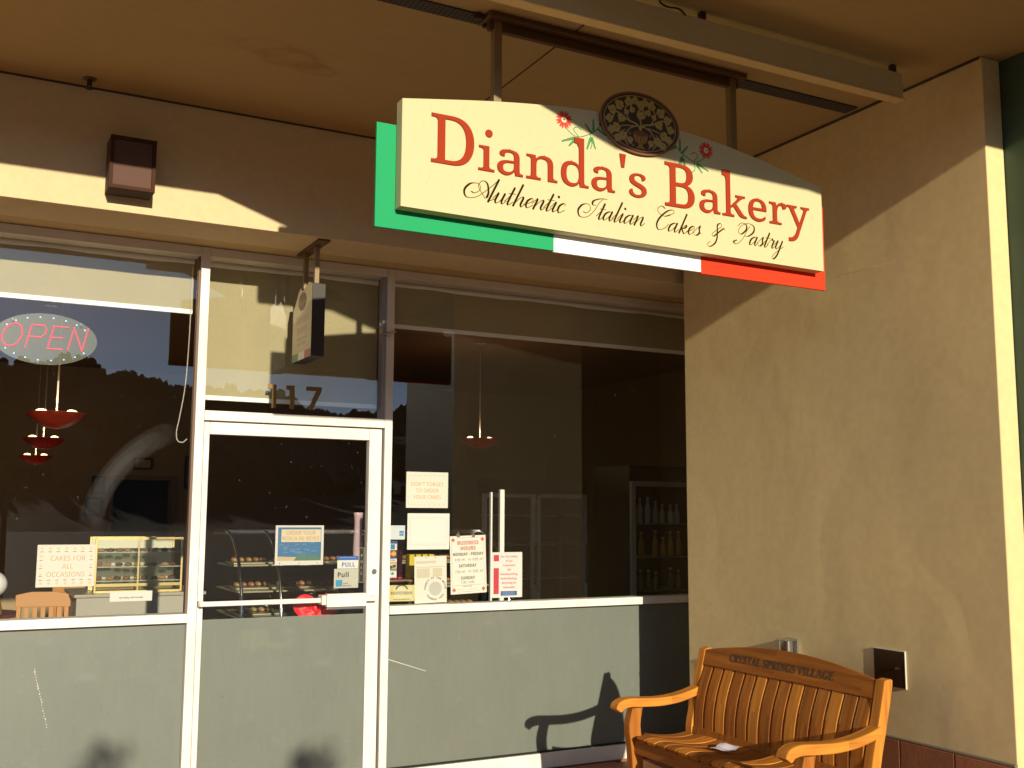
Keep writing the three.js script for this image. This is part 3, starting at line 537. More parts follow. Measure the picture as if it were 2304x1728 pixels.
// ---------------------------------------------------------------- bench
{
  const b = thing('garden_bench', 'slatted teak garden bench with carved top rail against the stucco wall', 'bench', [3.6, 0, 1.85]);
  const z0 = 1.165, z1 = 2.535, W = [M.teak, M.teak2, M.teak3];
  const post = [...smooth([[3.842, 0.862], [3.795, 0.68], [3.752, 0.52], [3.735, 0.42], [3.748, 0.25], [3.800, 0.0]], 16), ...smooth([[3.855, 0.0], [3.806, 0.25], [3.792, 0.42], [3.808, 0.52], [3.852, 0.68], [3.892, 0.845], [3.878, 0.868]], 16)];
  const front = [...smooth([[3.345, 0.572], [3.322, 0.48], [3.335, 0.36], [3.345, 0.2], [3.352, 0.0]], 12), ...smooth([[3.412, 0.0], [3.412, 0.2], [3.410, 0.36], [3.396, 0.48], [3.412, 0.572]], 12)];
  const armMid = smooth([[3.252, 0.565], [3.275, 0.592], [3.33, 0.603], [3.42, 0.598], [3.53, 0.594], [3.64, 0.602], [3.74, 0.622], [3.81, 0.645]], 30);
  const arm = offset(armMid, (t) => (t < 0.08 ? 0.017 + t * 0.1 : 0.025 - 0.004 * t));
  for (const [za, zb] of [[z0, z0 + 0.055], [z1 - 0.055, z1]]) {
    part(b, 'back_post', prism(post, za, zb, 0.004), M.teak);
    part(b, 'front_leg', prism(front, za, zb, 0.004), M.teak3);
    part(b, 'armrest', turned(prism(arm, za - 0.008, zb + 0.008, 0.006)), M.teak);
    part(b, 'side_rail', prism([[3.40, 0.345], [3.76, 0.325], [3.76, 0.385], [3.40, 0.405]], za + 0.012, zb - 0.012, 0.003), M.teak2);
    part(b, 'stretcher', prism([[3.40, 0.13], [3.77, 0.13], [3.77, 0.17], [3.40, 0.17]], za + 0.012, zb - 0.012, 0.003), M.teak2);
  }
  // top rail: arched, leaning back with the posts
  const lean = (y) => 3.80 + (y - 0.62) * 0.27; // x of the middle of the back at height y
  const zs = z0 + 0.055, ze = z1 - 0.055, zm = (zs + ze) / 2;
  const rs = new THREE.Shape(); rs.moveTo(zs, 0.775); rs.lineTo(ze, 0.775); rs.lineTo(ze, 0.858);
  for (let i = 1; i <= 24; i++) { const t = 1 - i / 24, z = zs + (ze - zs) * t; rs.lineTo(z, 0.858 + 0.062 * Math.pow(Math.sin(Math.PI * t), 0.9)); }
  const top = new THREE.ExtrudeGeometry(rs, { depth: 0.028, bevelEnabled: true, bevelSize: 0.004, bevelThickness: 0.004, bevelOffset: -0.004, bevelSegments: 2 });
  { const p = top.attributes.position; for (let i = 0; i < p.count; i++) { const z = p.getX(i), y = p.getY(i), d = p.getZ(i); p.setXYZ(i, lean(y) + d - 0.016, y - 0.27 * d, z); } top.computeVertexNormals(); }
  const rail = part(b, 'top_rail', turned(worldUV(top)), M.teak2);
  { // carved name, filled with weathered grey
    const t = canvasTex(1024, 96, (g, w, h) => { g.clearRect(0, 0, w, h); g.fillStyle = '#4e4232'; g.font = 'bold 84px serif'; g.textAlign = 'center'; g.textBaseline = 'middle'; g.save(); g.translate(w / 2, h / 2 + 3); g.scale(Math.min(1, 1000 / g.measureText('CRYSTAL SPRINGS VILLAGE').width), 1); g.fillText('CRYSTAL SPRINGS VILLAGE', 0, 0); g.restore(); });
    const g = new THREE.PlaneGeometry(0.80, 0.064); const p = g.attributes.position;
    for (let i = 0; i < p.count; i++) { const z = zm - 0.02 + p.getX(i), y = 0.842 + p.getY(i); p.setXYZ(i, lean(y) - 0.0218, y, z); }
    g.computeVertexNormals();
    part(rail, 'carved_name', g, new THREE.MeshStandardMaterial({ map: t, transparent: true, alphaTest: 0.35, roughness: 0.9, side: THREE.DoubleSide }));
  }
  const low = prism([[3.737, 0.405], [3.767, 0.405], [3.774, 0.447], [3.744, 0.447]], zs, ze, 0.003);
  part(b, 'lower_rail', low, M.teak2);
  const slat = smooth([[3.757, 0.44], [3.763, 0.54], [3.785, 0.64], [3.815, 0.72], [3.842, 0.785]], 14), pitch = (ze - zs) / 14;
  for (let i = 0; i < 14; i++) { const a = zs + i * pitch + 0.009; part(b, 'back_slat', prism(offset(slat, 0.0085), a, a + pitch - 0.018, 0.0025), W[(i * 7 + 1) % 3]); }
  const seat = smooth([[3.335, 0.418], [3.36, 0.428], [3.42, 0.424], [3.52, 0.405], [3.64, 0.396], [3.74, 0.406]], 18);
  const ps = (z1 - z0 - 0.02) / 15;
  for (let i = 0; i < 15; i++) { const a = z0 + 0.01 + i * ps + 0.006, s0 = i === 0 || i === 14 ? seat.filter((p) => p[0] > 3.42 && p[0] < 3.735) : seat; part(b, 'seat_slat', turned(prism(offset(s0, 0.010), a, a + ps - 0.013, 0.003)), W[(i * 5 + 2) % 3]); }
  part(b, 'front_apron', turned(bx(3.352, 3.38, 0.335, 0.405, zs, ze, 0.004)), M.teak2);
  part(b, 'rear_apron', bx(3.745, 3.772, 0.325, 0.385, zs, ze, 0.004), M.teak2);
  const pp = new THREE.PlaneGeometry(0.15, 0.11, 10, 6), q = pp.attributes.position;
  for (let i = 0; i < q.count; i++) q.setZ(i, 0.006 + 0.010 * Math.abs(Math.sin(q.getX(i) * 24)) + 0.004 * Math.sin(q.getY(i) * 50));
  pp.rotateX(-Math.PI / 2); pp.rotateY(0.5); pp.computeVertexNormals(); pp.translate(3.60, 0.416, 1.68);
  mesh('paper_sheet', pp, std(0.68, 0.66, 0.80, 0.8, { side: THREE.DoubleSide }), 'crumpled pale paper lying on the bench seat', 'paper');
}
{ // wall fittings
  const a = thing('wall_ashtray', 'small chrome ashtray on the stucco wall above the bench back', 'ashtray', [4.16, 0.7, 1.56]);
  const ash = new THREE.CylinderGeometry(0.048, 0.042, 0.2, 24, 1, false, 0, Math.PI * 2); ash.scale(0.8, 1, 0.85); ash.translate(4.130, 0.83, 1.565);
  part(a, 'cup', ash, M.steel);
  part(a, 'back_plate', bx(4.168, 4.179, 0.74, 0.94, 1.52, 1.61, 0.003), M.steel);
  part(a, 'lid', bx(4.09, 4.168, 0.931, 0.938, 1.523, 1.607, 0.002), M.steel);
  const e = thing('utility_box', 'small brown steel utility box with round lock on the stucco wall', 'box', [4.17, 0.78, 2.25]);
  part(e, 'cover', bx(4.1725, 4.1795, 0.778, 0.952, 2.155, 2.352, 0.002), std(0.085, 0.055, 0.03, 0.28, { metalness: 0.75 }));
  part(e, 'lit_edges', merge([bx(4.171, 4.1795, 0.774, 0.956, 2.3525, 2.357, 0.001), bx(4.1715, 4.1795, 0.9525, 0.956, 2.153, 2.3523)]), std(0.6, 0.56, 0.46, 0.4));  // pale strips paint the sunlit street side and top edge of the box
  part(e, 'lock', rod([4.163, 0.868, 2.305], [4.174, 0.868, 2.305], 0.008, 14), M.steel);
}

// ---------------------------------------------------------------- notices on the glass
function notice(name, label, cat, x0, x1, y0, y1, draw, o = {}) {
  const w = x1 - x0, h = y1 - y0, W = Math.round(o.res || 420), H = Math.round(W * h / w), z = o.z ?? -0.030;
  const g = new THREE.PlaneGeometry(w, h, 8, 6), p = g.attributes.position;
  for (let i = 0; i < p.count; i++) p.setZ(i, -(o.curl ?? 0.0015) * (0.6 + 0.6 * Math.sin(p.getX(i) * 17 + x0 * 9) * Math.cos(p.getY(i) * 13)));
  g.computeVertexNormals(); if (o.rot) g.rotateZ(o.rot); g.translate((x0 + x1) / 2, (y0 + y1) / 2, z);
  return mesh(name, g, new THREE.MeshStandardMaterial({ map: canvasTex(W, H, draw), color: C(0.68, 0.68, 0.68), roughness: 0.7, side: THREE.DoubleSide }), label, cat, o.group);
}
const paper = (g, w, h, c = '#f4f0e6') => { g.fillStyle = c; g.fillRect(0, 0, w, h); };
const line = (g, t, x, y, maxW, f) => { g.font = f; const m = g.measureText(t).width; g.save(); g.translate(x, y); if (m > maxW) g.scale(maxW / m, 1); g.textAlign = 'center'; g.fillText(t, 0, 0); g.restore(); };
const border = (g, w, h, c1, c2) => { for (let i = 0; i < 7; i++) for (const y of [0.09, 0.91]) { g.fillStyle = c1; g.beginPath(); g.arc(w * (0.08 + i * 0.14), h * y, w * 0.028, 0, 7); g.fill(); g.fillStyle = c2; g.fillRect(w * (0.045 + i * 0.14), h * (y < 0.5 ? 0.16 : 0.83), w * 0.06, h * 0.014); } for (let i = 0; i < 3; i++) for (const x of [0.07, 0.93]) { g.fillStyle = c1; g.beginPath(); g.arc(w * x, h * (0.27 + i * 0.22), w * 0.024, 0, 7); g.fill(); g.fillStyle = c2; g.fillRect(w * (x - 0.025), h * (0.36 + i * 0.19), w * 0.05, h * 0.014); } };
notice('paper_notice', 'white notice reading cakes for all occasions inside the window', 'notice', 0.427, 0.715, 1.218, 1.44, (g, w, h) => { paper(g, w, h, '#efeade'); border(g, w, h, '#ead9a4', '#6d7c93'); g.fillStyle = '#d8b27c'; line(g, 'CAKES FOR', w * 0.53, h * 0.38, w * 0.7, `${h * 0.16}px sans-serif`); line(g, 'ALL', w * 0.53, h * 0.57, w * 0.7, `${h * 0.16}px sans-serif`); line(g, 'OCCASIONS', w * 0.5, h * 0.76, w * 0.74, `${h * 0.16}px sans-serif`); });
notice('paper_notice', 'narrow white strip notice low in the window below the pastry case', 'notice', 0.80, 1.02, 1.132, 1.186, (g, w, h) => { paper(g, w, h, '#f3eee4'); g.fillStyle = '#2a2a2a'; line(g, 'NO PUBLIC RESTROOMS', w * 0.5, h * 0.72, w * 0.62, `bold ${h * 0.2}px sans-serif`); });
notice('framed_notice', 'framed blue notice reading order your rosca de reyes on the door', 'notice', 1.698, 1.989, 1.311, 1.542, (g, w, h) => {
  paper(g, w, h, '#e9e4da'); g.fillStyle = '#3f77a8'; g.fillRect(w * 0.05, h * 0.05, w * 0.9, h * 0.84); g.fillStyle = '#6796bb'; for (let i = 0; i < 30; i++) g.fillRect(w * (0.06 + rnd() * 0.7), h * (0.4 + rnd() * 0.3), w * 0.12 * rnd(), h * 0.02);
  g.fillStyle = '#e8d6b4'; g.fillRect(w * 0.12, h * 0.1, w * 0.82, h * 0.32); g.fillStyle = '#b79a72'; line(g, 'ORDER YOUR', w * 0.52, h * 0.235, w * 0.66, `${h * 0.13}px sans-serif`); line(g, 'ROSCA DE REYES', w * 0.52, h * 0.375, w * 0.78, `${h * 0.13}px sans-serif`);
  g.fillStyle = '#d3bf8f'; g.beginPath(); g.moveTo(w * 0.05, h * 0.78); g.lineTo(w * 0.45, h * 0.8); g.lineTo(w * 0.38, h * 0.89); g.lineTo(w * 0.05, h * 0.89); g.fill(); g.fillStyle = '#56806f'; g.beginPath(); g.moveTo(w * 0.4, h * 0.89); for (let i = 0; i < 12; i++) g.lineTo(w * (0.42 + i * 0.048), h * (0.84 - 0.16 * Math.abs(Math.sin(i * 1.9)))); g.lineTo(w * 0.95, h * 0.89); g.fill();
  g.fillStyle = '#6a6458'; for (const x of [0.1, 0.5, 0.88]) { g.beginPath(); g.arc(w * x, h * 0.955, h * 0.014, 0, 7); g.fill(); }
});
notice('door_sticker', 'small blue and white PULL sticker on the door glass', 'sticker', 2.078, 2.21, 1.286, 1.359, (g, w, h) => { paper(g, w, h); g.fillStyle = '#2a63bd'; g.fillRect(0, 0, w, h * 0.33); g.fillStyle = '#8fb2e0'; g.fillRect(w * 0.1, h * 0.1, w * 0.8, h * 0.05); g.fillStyle = '#2f6ec4'; line(g, 'PULL', w * 0.52, h * 0.87, w * 0.8, `bold ${h * 0.5}px sans-serif`); });
notice('door_sticker', 'grey sticker reading Pull in black with a small blue square', 'sticker', 2.059, 2.212, 1.17, 1.2845, (g, w, h) => { paper(g, w, h, '#cfccbd'); g.fillStyle = '#141414'; line(g, 'Pull', w * 0.37, h * 0.44, w * 0.6, `bold ${h * 0.36}px sans-serif`); g.fillStyle = '#3a9fd0'; g.fillRect(w * 0.08, h * 0.58, w * 0.26, h * 0.34); g.fillStyle = '#333'; line(g, 'Cards', w * 0.48, h * 0.8, w * 0.2, `bold ${h * 0.1}px sans-serif`); line(g, 'Welcome', w * 0.54, h * 0.92, w * 0.36, `bold ${h * 0.1}px sans-serif`); });
notice('door_sticker', 'narrow black sticker with vertical PULL lettering on the door glass', 'sticker', 2.2135, 2.2475, 1.2, 1.409, (g, w, h) => { paper(g, w, h, '#14130f'); g.strokeStyle = '#b9a884'; g.lineWidth = w * 0.07; g.strokeRect(w * 0.06, w * 0.06, w * 0.88, h - w * 0.12); g.fillStyle = '#c9c4b2'; [...'PULL'].forEach((c, i) => line(g, c, w * 0.5, h * (0.27 + i * 0.165), w, `${w * 0.62}px sans-serif`)); }, { res: 120 });
notice('paper_notice', "white notice reading don't forget to order your cakes", 'notice', 2.513, 2.798, 1.651, 1.875, (g, w, h) => { paper(g, w, h, '#f7f1e4'); g.strokeStyle = '#ead8bd'; g.lineWidth = 2; g.strokeRect(w * 0.05, h * 0.12, w * 0.9, h * 0.74); for (let i = 0; i < 8; i++) for (const y of [0.08, 0.9]) { g.fillStyle = '#f0dfc2'; g.fillRect(w * (0.06 + i * 0.115), h * y, w * 0.07, h * 0.025); } g.fillStyle = '#e0a85c'; line(g, "DON'T FORGET", w * 0.5, h * 0.39, w * 0.86, `${h * 0.15}px sans-serif`); line(g, 'TO ORDER', w * 0.5, h * 0.57, w * 0.62, `${h * 0.15}px sans-serif`); line(g, 'YOUR CAKES', w * 0.5, h * 0.75, w * 0.78, `${h * 0.15}px sans-serif`); });
notice('paper_notice', 'blank faded white sheet with pale blue border inside the window', 'notice', 2.525, 2.811, 1.393, 1.617, (g, w, h) => { paper(g, w, h, '#f8f5ee'); g.strokeStyle = '#dfe0e6'; g.lineWidth = 3; for (let i = 0; i < 34; i++) for (const y of [0.12, 0.86]) { g.beginPath(); g.arc(w * (0.07 + i * 0.026), h * (y + 0.02 * Math.sin(i * 2)), w * 0.018, 0, 5); g.stroke(); } for (let i = 0; i < 18; i++) for (const x of [0.07, 0.93]) { g.beginPath(); g.arc(w * (x + 0.01 * Math.sin(i * 2)), h * (0.16 + i * 0.038), w * 0.016, 0, 5); g.stroke(); } });
{
  const r = notice('hours_sign', 'white business hours sign with red headings hung on clips', 'sign', 2.82, 3.072, 1.114, 1.478, (g, w, h) => {
    paper(g, w, h, '#f7f3e8'); g.strokeStyle = '#4a4238'; g.lineWidth = 2; g.strokeRect(w * 0.05, h * 0.035, w * 0.9, h * 0.93); g.fillStyle = '#f7f3e8'; for (const [x, y] of [[0.1, 0.06], [0.9, 0.06], [0.1, 0.94], [0.9, 0.94]]) { g.fillRect(w * (x - 0.07), h * (y - 0.045), w * 0.14, h * 0.09); }
    g.fillStyle = '#d2573c'; for (const [x, y] of [[0.09, 0.07], [0.91, 0.07], [0.09, 0.93], [0.91, 0.93]]) { for (const [dx, dy] of [[-0.03, 0], [0.03, 0], [0, -0.02], [0, 0.02]]) { g.beginPath(); g.arc(w * (x + dx), h * (y + dy), w * 0.022, 0, 7); g.fill(); } }
    g.fillStyle = '#c5432c'; line(g, 'BUSINESS', w * 0.5, h * 0.155, w * 0.7, `bold ${h * 0.09}px sans-serif`); line(g, 'HOURS', w * 0.5, h * 0.25, w * 0.5, `bold ${h * 0.09}px sans-serif`);
    g.fillStyle = '#26231c'; line(g, 'MONDAY', w * 0.28, h * 0.345, w * 0.42, `bold ${h * 0.075}px sans-serif`); line(g, 'FRIDAY', w * 0.75, h * 0.345, w * 0.36, `bold ${h * 0.075}px sans-serif`); g.fillRect(w * 0.5, h * 0.32, w * 0.06, 2);
    line(g, 'SATURDAY', w * 0.48, h * 0.545, w * 0.5, `bold ${h * 0.075}px sans-serif`); line(g, 'SUNDAY', w * 0.48, h * 0.755, w * 0.4, `bold ${h * 0.075}px sans-serif`);
    const f = `${h * 0.055}px sans-serif`; line(g, '6:30', w * 0.2, h * 0.43, w * 0.2, f); line(g, 'am', w * 0.36, h * 0.43, w * 0.1, f); line(g, 'to', w * 0.54, h * 0.43, w, f); line(g, '6:00', w * 0.7, h * 0.43, w * 0.2, f); line(g, 'pm', w * 0.87, h * 0.43, w * 0.1, f);
    line(g, '7:00', w * 0.2, h * 0.635, w * 0.2, f); line(g, 'am', w * 0.36, h * 0.635, w * 0.1, f); line(g, 'to', w * 0.54, h * 0.635, w, f); line(g, '6:00', w * 0.7, h * 0.635, w * 0.2, f); line(g, 'pm', w * 0.87, h * 0.635, w * 0.1, f); line(g, '7:30 - 5:00', w * 0.47, h * 0.825, w * 0.5, f);
    for (const y of [0.445, 0.65]) { g.fillRect(w * 0.1, h * y, w * 0.2, 1); g.fillRect(w * 0.6, h * y, w * 0.2, 1); } g.fillRect(w * 0.1, h * 0.85, w * 0.76, 2); line(g, 'HOLIDAY HOURS', w * 0.47, h * 0.88, w * 0.34, `bold ${h * 0.022}px sans-serif`); g.fillRect(w * 0.12, h * 0.925, w * 0.26, 1.5); g.fillRect(w * 0.5, h * 0.925, w * 0.26, 1.5);
  }, { rot: 0.035, res: 520 });
  for (const x of [2.872, 2.978]) { const c = new THREE.Mesh(merge([bx(x - 0.012, x + 0.012, 1.468, 1.489, -0.034, -0.026, 0.002), bx(x - 0.004, x + 0.004, 1.488, 1.502, -0.032, -0.028)]), M.steel); c.name = 'clip'; c.castShadow = true; r.add(c); }
}
notice('safety_notice', 'white safety notice with red stripe and lettering inside the window', 'notice', 3.111, 3.335, 1.081, 1.37, (g, w, h) => { paper(g, w, h, '#f4f0ec'); g.fillStyle = '#d8374c'; g.fillRect(w * 0.07, h * 0.06, w * 0.17, h * 0.14); g.fillRect(w * 0.07, h * 0.35, w * 0.17, h * 0.57); ['For The Safety', 'of our', 'Customers', 'NO', 'Skateboarding,', 'Rollerblading,', 'Bicycling on', 'Sidewalks'].forEach((t, i) => line(g, t, w * 0.57, h * (0.12 + i * 0.097), w * 0.6, `bold ${h * 0.062}px sans-serif`)); g.fillStyle = '#3a62a8'; g.fillRect(w * 0.3, h * 0.86, w * 0.53, h * 0.1); g.fillStyle = '#9db3d8'; for (let i = 0; i < 3; i++) g.fillRect(w * 0.36, h * (0.88 + i * 0.025), w * 0.4, h * 0.008); });
notice('card_sticker', 'pale blue charge card sticker beside the door frame', 'sticker', 2.402, 2.509, 1.456, 1.542, (g, w, h) => { paper(g, w, h, '#dfe6ec'); g.fillStyle = '#b9cbe0'; for (let i = 0; i < 26; i++) g.fillRect(rnd() * w * 0.6, rnd() * h, 8, 5); g.fillStyle = '#4a87c8'; g.fillRect(w * 0.66, h * 0.4, w * 0.26, h * 0.34); g.fillStyle = '#dbe8f4'; line(g, 'AMEX', w * 0.79, h * 0.61, w * 0.22, `bold ${h * 0.12}px sans-serif`); g.fillStyle = '#efeade'; g.fillRect(0, h * 0.93, w, h * 0.07); });
notice('card_sticker', 'tall column of credit card logos beside the door frame', 'sticker', 2.401, 2.461, 1.224, 1.448, (g, w, h) => {
  paper(g, w, h, '#1e1b17'); const s = h / 5.4, b = (i, c) => { g.fillStyle = c; g.fillRect(w * 0.02, i * s + 3, w * 0.93, s - 6); };
  g.fillStyle = '#245a86'; g.fillRect(0, 0, w, s * 0.4); b(0.4, '#e6e6df'); g.fillStyle = '#2f83b4'; g.fillRect(w * 0.26, s * 0.5, w * 0.46, s * 0.75);
  b(1.4, '#241c16'); g.fillStyle = '#cf2f22'; g.beginPath(); g.arc(w * 0.33, s * 1.9, w * 0.27, 0, 7); g.fill(); g.fillStyle = '#e3a22c'; g.beginPath(); g.arc(w * 0.63, s * 1.9, w * 0.27, 0, 7); g.fill(); g.fillStyle = '#f0e6c8'; line(g, 'MasterCard', w * 0.48, s * 1.95, w * 0.8, `bold ${s * 0.16}px sans-serif`);
  b(2.4, '#f1efe6'); g.fillStyle = '#2a4f96'; g.fillRect(w * 0.02, s * 2.43, w * 0.93, s * 0.2); g.fillStyle = '#d9a63a'; g.fillRect(w * 0.02, s * 3.1, w * 0.93, s * 0.22); g.fillStyle = '#24408a'; line(g, 'VISA', w * 0.48, s * 3.0, w * 0.6, `italic bold ${s * 0.38}px sans-serif`);
  b(3.4, '#d8e0cc'); g.fillStyle = '#6f9b5c'; g.fillRect(w * 0.02, s * 4.05, w * 0.93, s * 0.28); g.save(); g.translate(w * 0.48, s * 3.8); g.rotate(-0.2); g.fillStyle = '#5a1512'; g.fillRect(-w * 0.4, -s * 0.2, w * 0.8, s * 0.4); g.fillStyle = '#d08a2a'; g.beginPath(); g.arc(0, 0, s * 0.1, 0, 7); g.fill(); g.restore();
  b(4.4, '#ecebe4'); g.fillStyle = '#3c6ea8'; g.beginPath(); g.arc(w * 0.52, s * 4.8, s * 0.2, 0, 7); g.fill(); g.fillStyle = '#7fa6cf'; g.beginPath(); g.arc(w * 0.4, s * 4.8, s * 0.16, 0, 7); g.fill();
}, { res: 180 });
notice('welcome_card', 'small yellow card reading Bienvenidos low in the window', 'card', 2.408, 2.579, 1.08, 1.178, (g, w, h) => { paper(g, w, h, '#e3d489'); g.fillStyle = '#e7dfb6'; g.fillRect(w * 0.2, h * 0.1, w * 0.7, h * 0.75); g.strokeStyle = '#7d5d2a'; g.lineWidth = h * 0.1; g.beginPath(); g.arc(w * 0.5, h * 0.42, w * 0.24, Math.PI * 1.12, Math.PI * 1.88); g.stroke(); g.fillStyle = '#54401f'; line(g, 'BIENVENIDOS', w * 0.5, h * 0.58, w * 0.84, `bold ${h * 0.25}px serif`); g.fillStyle = '#6b5330'; line(g, 'CARDS WELCOME HERE', w * 0.5, h * 0.92, w * 0.74, `bold ${h * 0.1}px sans-serif`); }, { rot: -0.01 });
notice('county_form', 'white county form with round black seal low in the window', 'notice', 2.578, 2.796, 1.064, 1.351, (g, w, h) => {
  paper(g, w, h, '#f2ede0'); g.fillStyle = '#ddd3bb'; g.fillRect(w * 0.05, h * 0.1, w * 0.62, h * 0.05); g.fillRect(w * 0.05, h * 0.22, w * 0.9, h * 0.02); g.fillRect(w * 0.07, h * 0.26, w * 0.4, h * 0.2); g.fillRect(w * 0.56, h * 0.26, w * 0.3, h * 0.18); g.fillStyle = '#1c1a17'; for (const x of [0.36, 0.66]) { g.beginPath(); g.arc(w * x, h * 0.03, 5, 0, 7); g.fill(); }
  g.fillStyle = '#cfccc6'; g.beginPath(); g.arc(w * 0.64, h * 0.7, w * 0.2, 0, 7); g.fill(); g.fillStyle = '#2a2824'; g.font = `bold ${w * 0.075}px sans-serif`; g.textAlign = 'center';
  const arc = (t, a0, a1, R, flip) => [...t].forEach((c, i) => { const a = a0 + (a1 - a0) * i / (t.length - 1); g.save(); g.translate(w * 0.64 + R * Math.cos(a), h * 0.7 + R * Math.sin(a)); g.rotate(a + (flip ? -1 : 1) * Math.PI / 2); g.fillText(c, 0, 0); g.restore(); });
  arc('COUNTY OF SAN MATEO', Math.PI * 1.0, Math.PI * 2.0, w * 0.29, false); arc('FOUNDED 1856', Math.PI * 0.8, Math.PI * 0.2, w * 0.33, true);
}, { rot: 0.02 });

// OPEN sign of small lights on a clear oval
{
  const s = thing('open_sign', 'oval OPEN sign of red and blue lights hung in the window', 'sign', [0.42, 2.545, -0.06]);
  const pl = new THREE.CylinderGeometry(1, 1, 0.006, 56); pl.rotateX(Math.PI / 2); pl.scale(0.262, 0.14, 1); pl.translate(0.408, 2.545, -0.065);
  part(s, 'acrylic_oval', pl, phys(0.15, 0.155, 0.09, 0.3, { transparent: true, opacity: 0.34, specularIntensity: 0.5 }));
  const led = (c, k) => new THREE.MeshStandardMaterial({ color: C(0.1, 0.02, 0.02), emissive: c, emissiveIntensity: k, roughness: 0.4 });
  const red = led(C(1, 0.03, 0.06), 1.7), blue = led(C(0.25, 0.5, 1), 2.6);
  const dots = (P, r) => { const q = merge(P.map(([x, y]) => new THREE.OctahedronGeometry(r, 1).translate(x, y, -0.058))); return q; };
  const path = (pts, step) => { const o = []; for (let i = 1; i < pts.length; i++) { const [ax, ay] = pts[i - 1], [bx2, by] = pts[i], n = Math.max(1, Math.round(Math.hypot(bx2 - ax, by - ay) / step)); for (let j = 0; j < n; j++) o.push([ax + (bx2 - ax) * j / n, ay + (by - ay) * j / n]); } o.push(pts[pts.length - 1]); return o; };
  const sl = (x, y) => [x + 0.22 * (y - 2.49), y];
  const O = []; for (let i = 0; i <= 40; i++) { const a = i / 40 * Math.PI * 2; O.push(sl(0.228 + 0.046 * Math.cos(a), 2.556 + 0.062 * Math.sin(a))); }
  const q = 0.0105, b0 = 2.494, t0 = 2.618;
  const L = [path(O, q), path([[0.308, b0], [0.308, t0], [0.37, t0], [0.385, 2.6], [0.385, 2.57], [0.37, 2.553], [0.308, 2.553]].map((p) => sl(...p)), q), path([[0.49, b0], [0.418, b0], [0.418, t0], [0.49, t0]].map((p) => sl(...p)), q).concat(path([[0.43, 2.557], [0.475, 2.557]].map((p) => sl(...p)), q)), path([[0.52, b0], [0.52, t0], [0.592, b0], [0.592, t0]].map((p) => sl(...p)), q)];
  for (const P of L) part(s, 'lit_letter', dots(P, 0.0042), red);
  const B = []; for (let i = 0; i < 22; i++) { const a = i / 22 * Math.PI * 2; if (Math.abs(Math.cos(a)) > 0.9) continue; B.push([0.408 + 0.232 * Math.cos(a), 2.545 + 0.118 * Math.sin(a)]); }
  part(s, 'border_lights', dots(B, 0.0042), blue).userData.kind = 'stuff';
  for (const x of [0.24, 0.58]) part(s, 'suction_cup', new THREE.CylinderGeometry(0.007, 0.004, 0.038, 14).rotateX(Math.PI / 2).translate(x, 2.635, -0.0415), phys(0.3, 0.3, 0.26, 0.2, { transparent: true, opacity: 0.3 }));
}
// red bow on the inside of the door
{
  const t = thing('red_bow', 'red ribbon bow hanging inside the door behind the frosted film', 'bow', [1.96, 1.08, -0.05]);
  const rib = std(0.72, 0.012, 0.022, 0.5, { side: THREE.DoubleSide, emissive: C(0, 0, 0) });
  const band = (pts, w) => { const g = new THREE.PlaneGeometry(1, 1, 24, 4), p = g.attributes.position, cv = new THREE.CatmullRomCurve3(pts.map((q) => new THREE.Vector3(...q))); for (let i = 0; i < p.count; i++) { const u = p.getX(i) + 0.5, v = p.getY(i), c = cv.getPoint(u), d = cv.getTangent(u), n = new THREE.Vector3(-d.y, d.x, 0).normalize(); const ww = w * (0.75 + 0.5 * Math.sin(u * 3.1)); p.setXYZ(i, c.x + n.x * v * ww, c.y + n.y * v * ww, c.z + 0.01 * Math.sin(v * 8 + u * 9)); } g.computeVertexNormals(); return worldUV(g); };
  part(t, 'loop', band([[1.96, 1.06, -0.045], [1.90, 1.10, -0.05], [1.865, 1.075, -0.06], [1.90, 1.035, -0.055], [1.96, 1.055, -0.05]], 0.07), rib);
  part(t, 'loop', band([[1.96, 1.06, -0.045], [2.02, 1.10, -0.05], [2.06, 1.075, -0.06], [2.02, 1.03, -0.055], [1.96, 1.055, -0.05]], 0.07), rib);
  part(t, 'tail', band([[1.955, 1.06, -0.045], [1.93, 0.99, -0.045], [1.945, 0.92, -0.04], [1.93, 0.85, -0.04]], 0.07), rib);
  part(t, 'tail', band([[1.965, 1.06, -0.045], [2.01, 0.98, -0.045], [2.02, 0.93, -0.04], [2.05, 0.87, -0.04]], 0.07), rib);
  part(t, 'knot', new THREE.SphereGeometry(0.026, 14, 10).scale(1, 1.2, 0.6).translate(1.96, 1.058, -0.042), rib);
}

// ---------------------------------------------------------------- inside the shop
const inW = std(0.30, 0.22, 0.12, 0.9), inDark = std(0.035, 0.028, 0.02, 0.8);
struct('shop_floor', bx(-3, 8.6, -0.1, -0.002, -9.0, 0.0), M.tiles[1], 'brown tiled shop floor');
struct('shop_ceiling', bx(-3, 8.6, 3.55, 3.65, -9.0, -0.26), std(0.16, 0.09, 0.045, 0.9), 'brown shop ceiling');
struct('shop_wall', merge([bx(-3, 1.93, -0.1, 3.6, -9.2, -9.0), bx(2.68, 8.6, -0.1, 3.6, -9.2, -9.0), bx(1.93, 2.68, 2.06, 3.6, -9.2, -9.0)]), inW, 'tan back wall of the shop');
struct('passage_wall', merge([bx(1.2, 1.3, 0, 2.6, -12.2, -9.2), bx(3.3, 3.4, 0, 2.6, -12.2, -9.2), bx(1.3, 3.3, 0, 2.6, -12.3, -12.2), bx(1.2, 3.4, 2.6, 2.7, -12.3, -9.2)]), inW, 'walls of the passage behind the shop');
struct('passage_floor', bx(1.2, 3.4, -0.1, -0.003, -12.3, -9.0), M.tiles[1], 'tiled passage floor behind the shop');
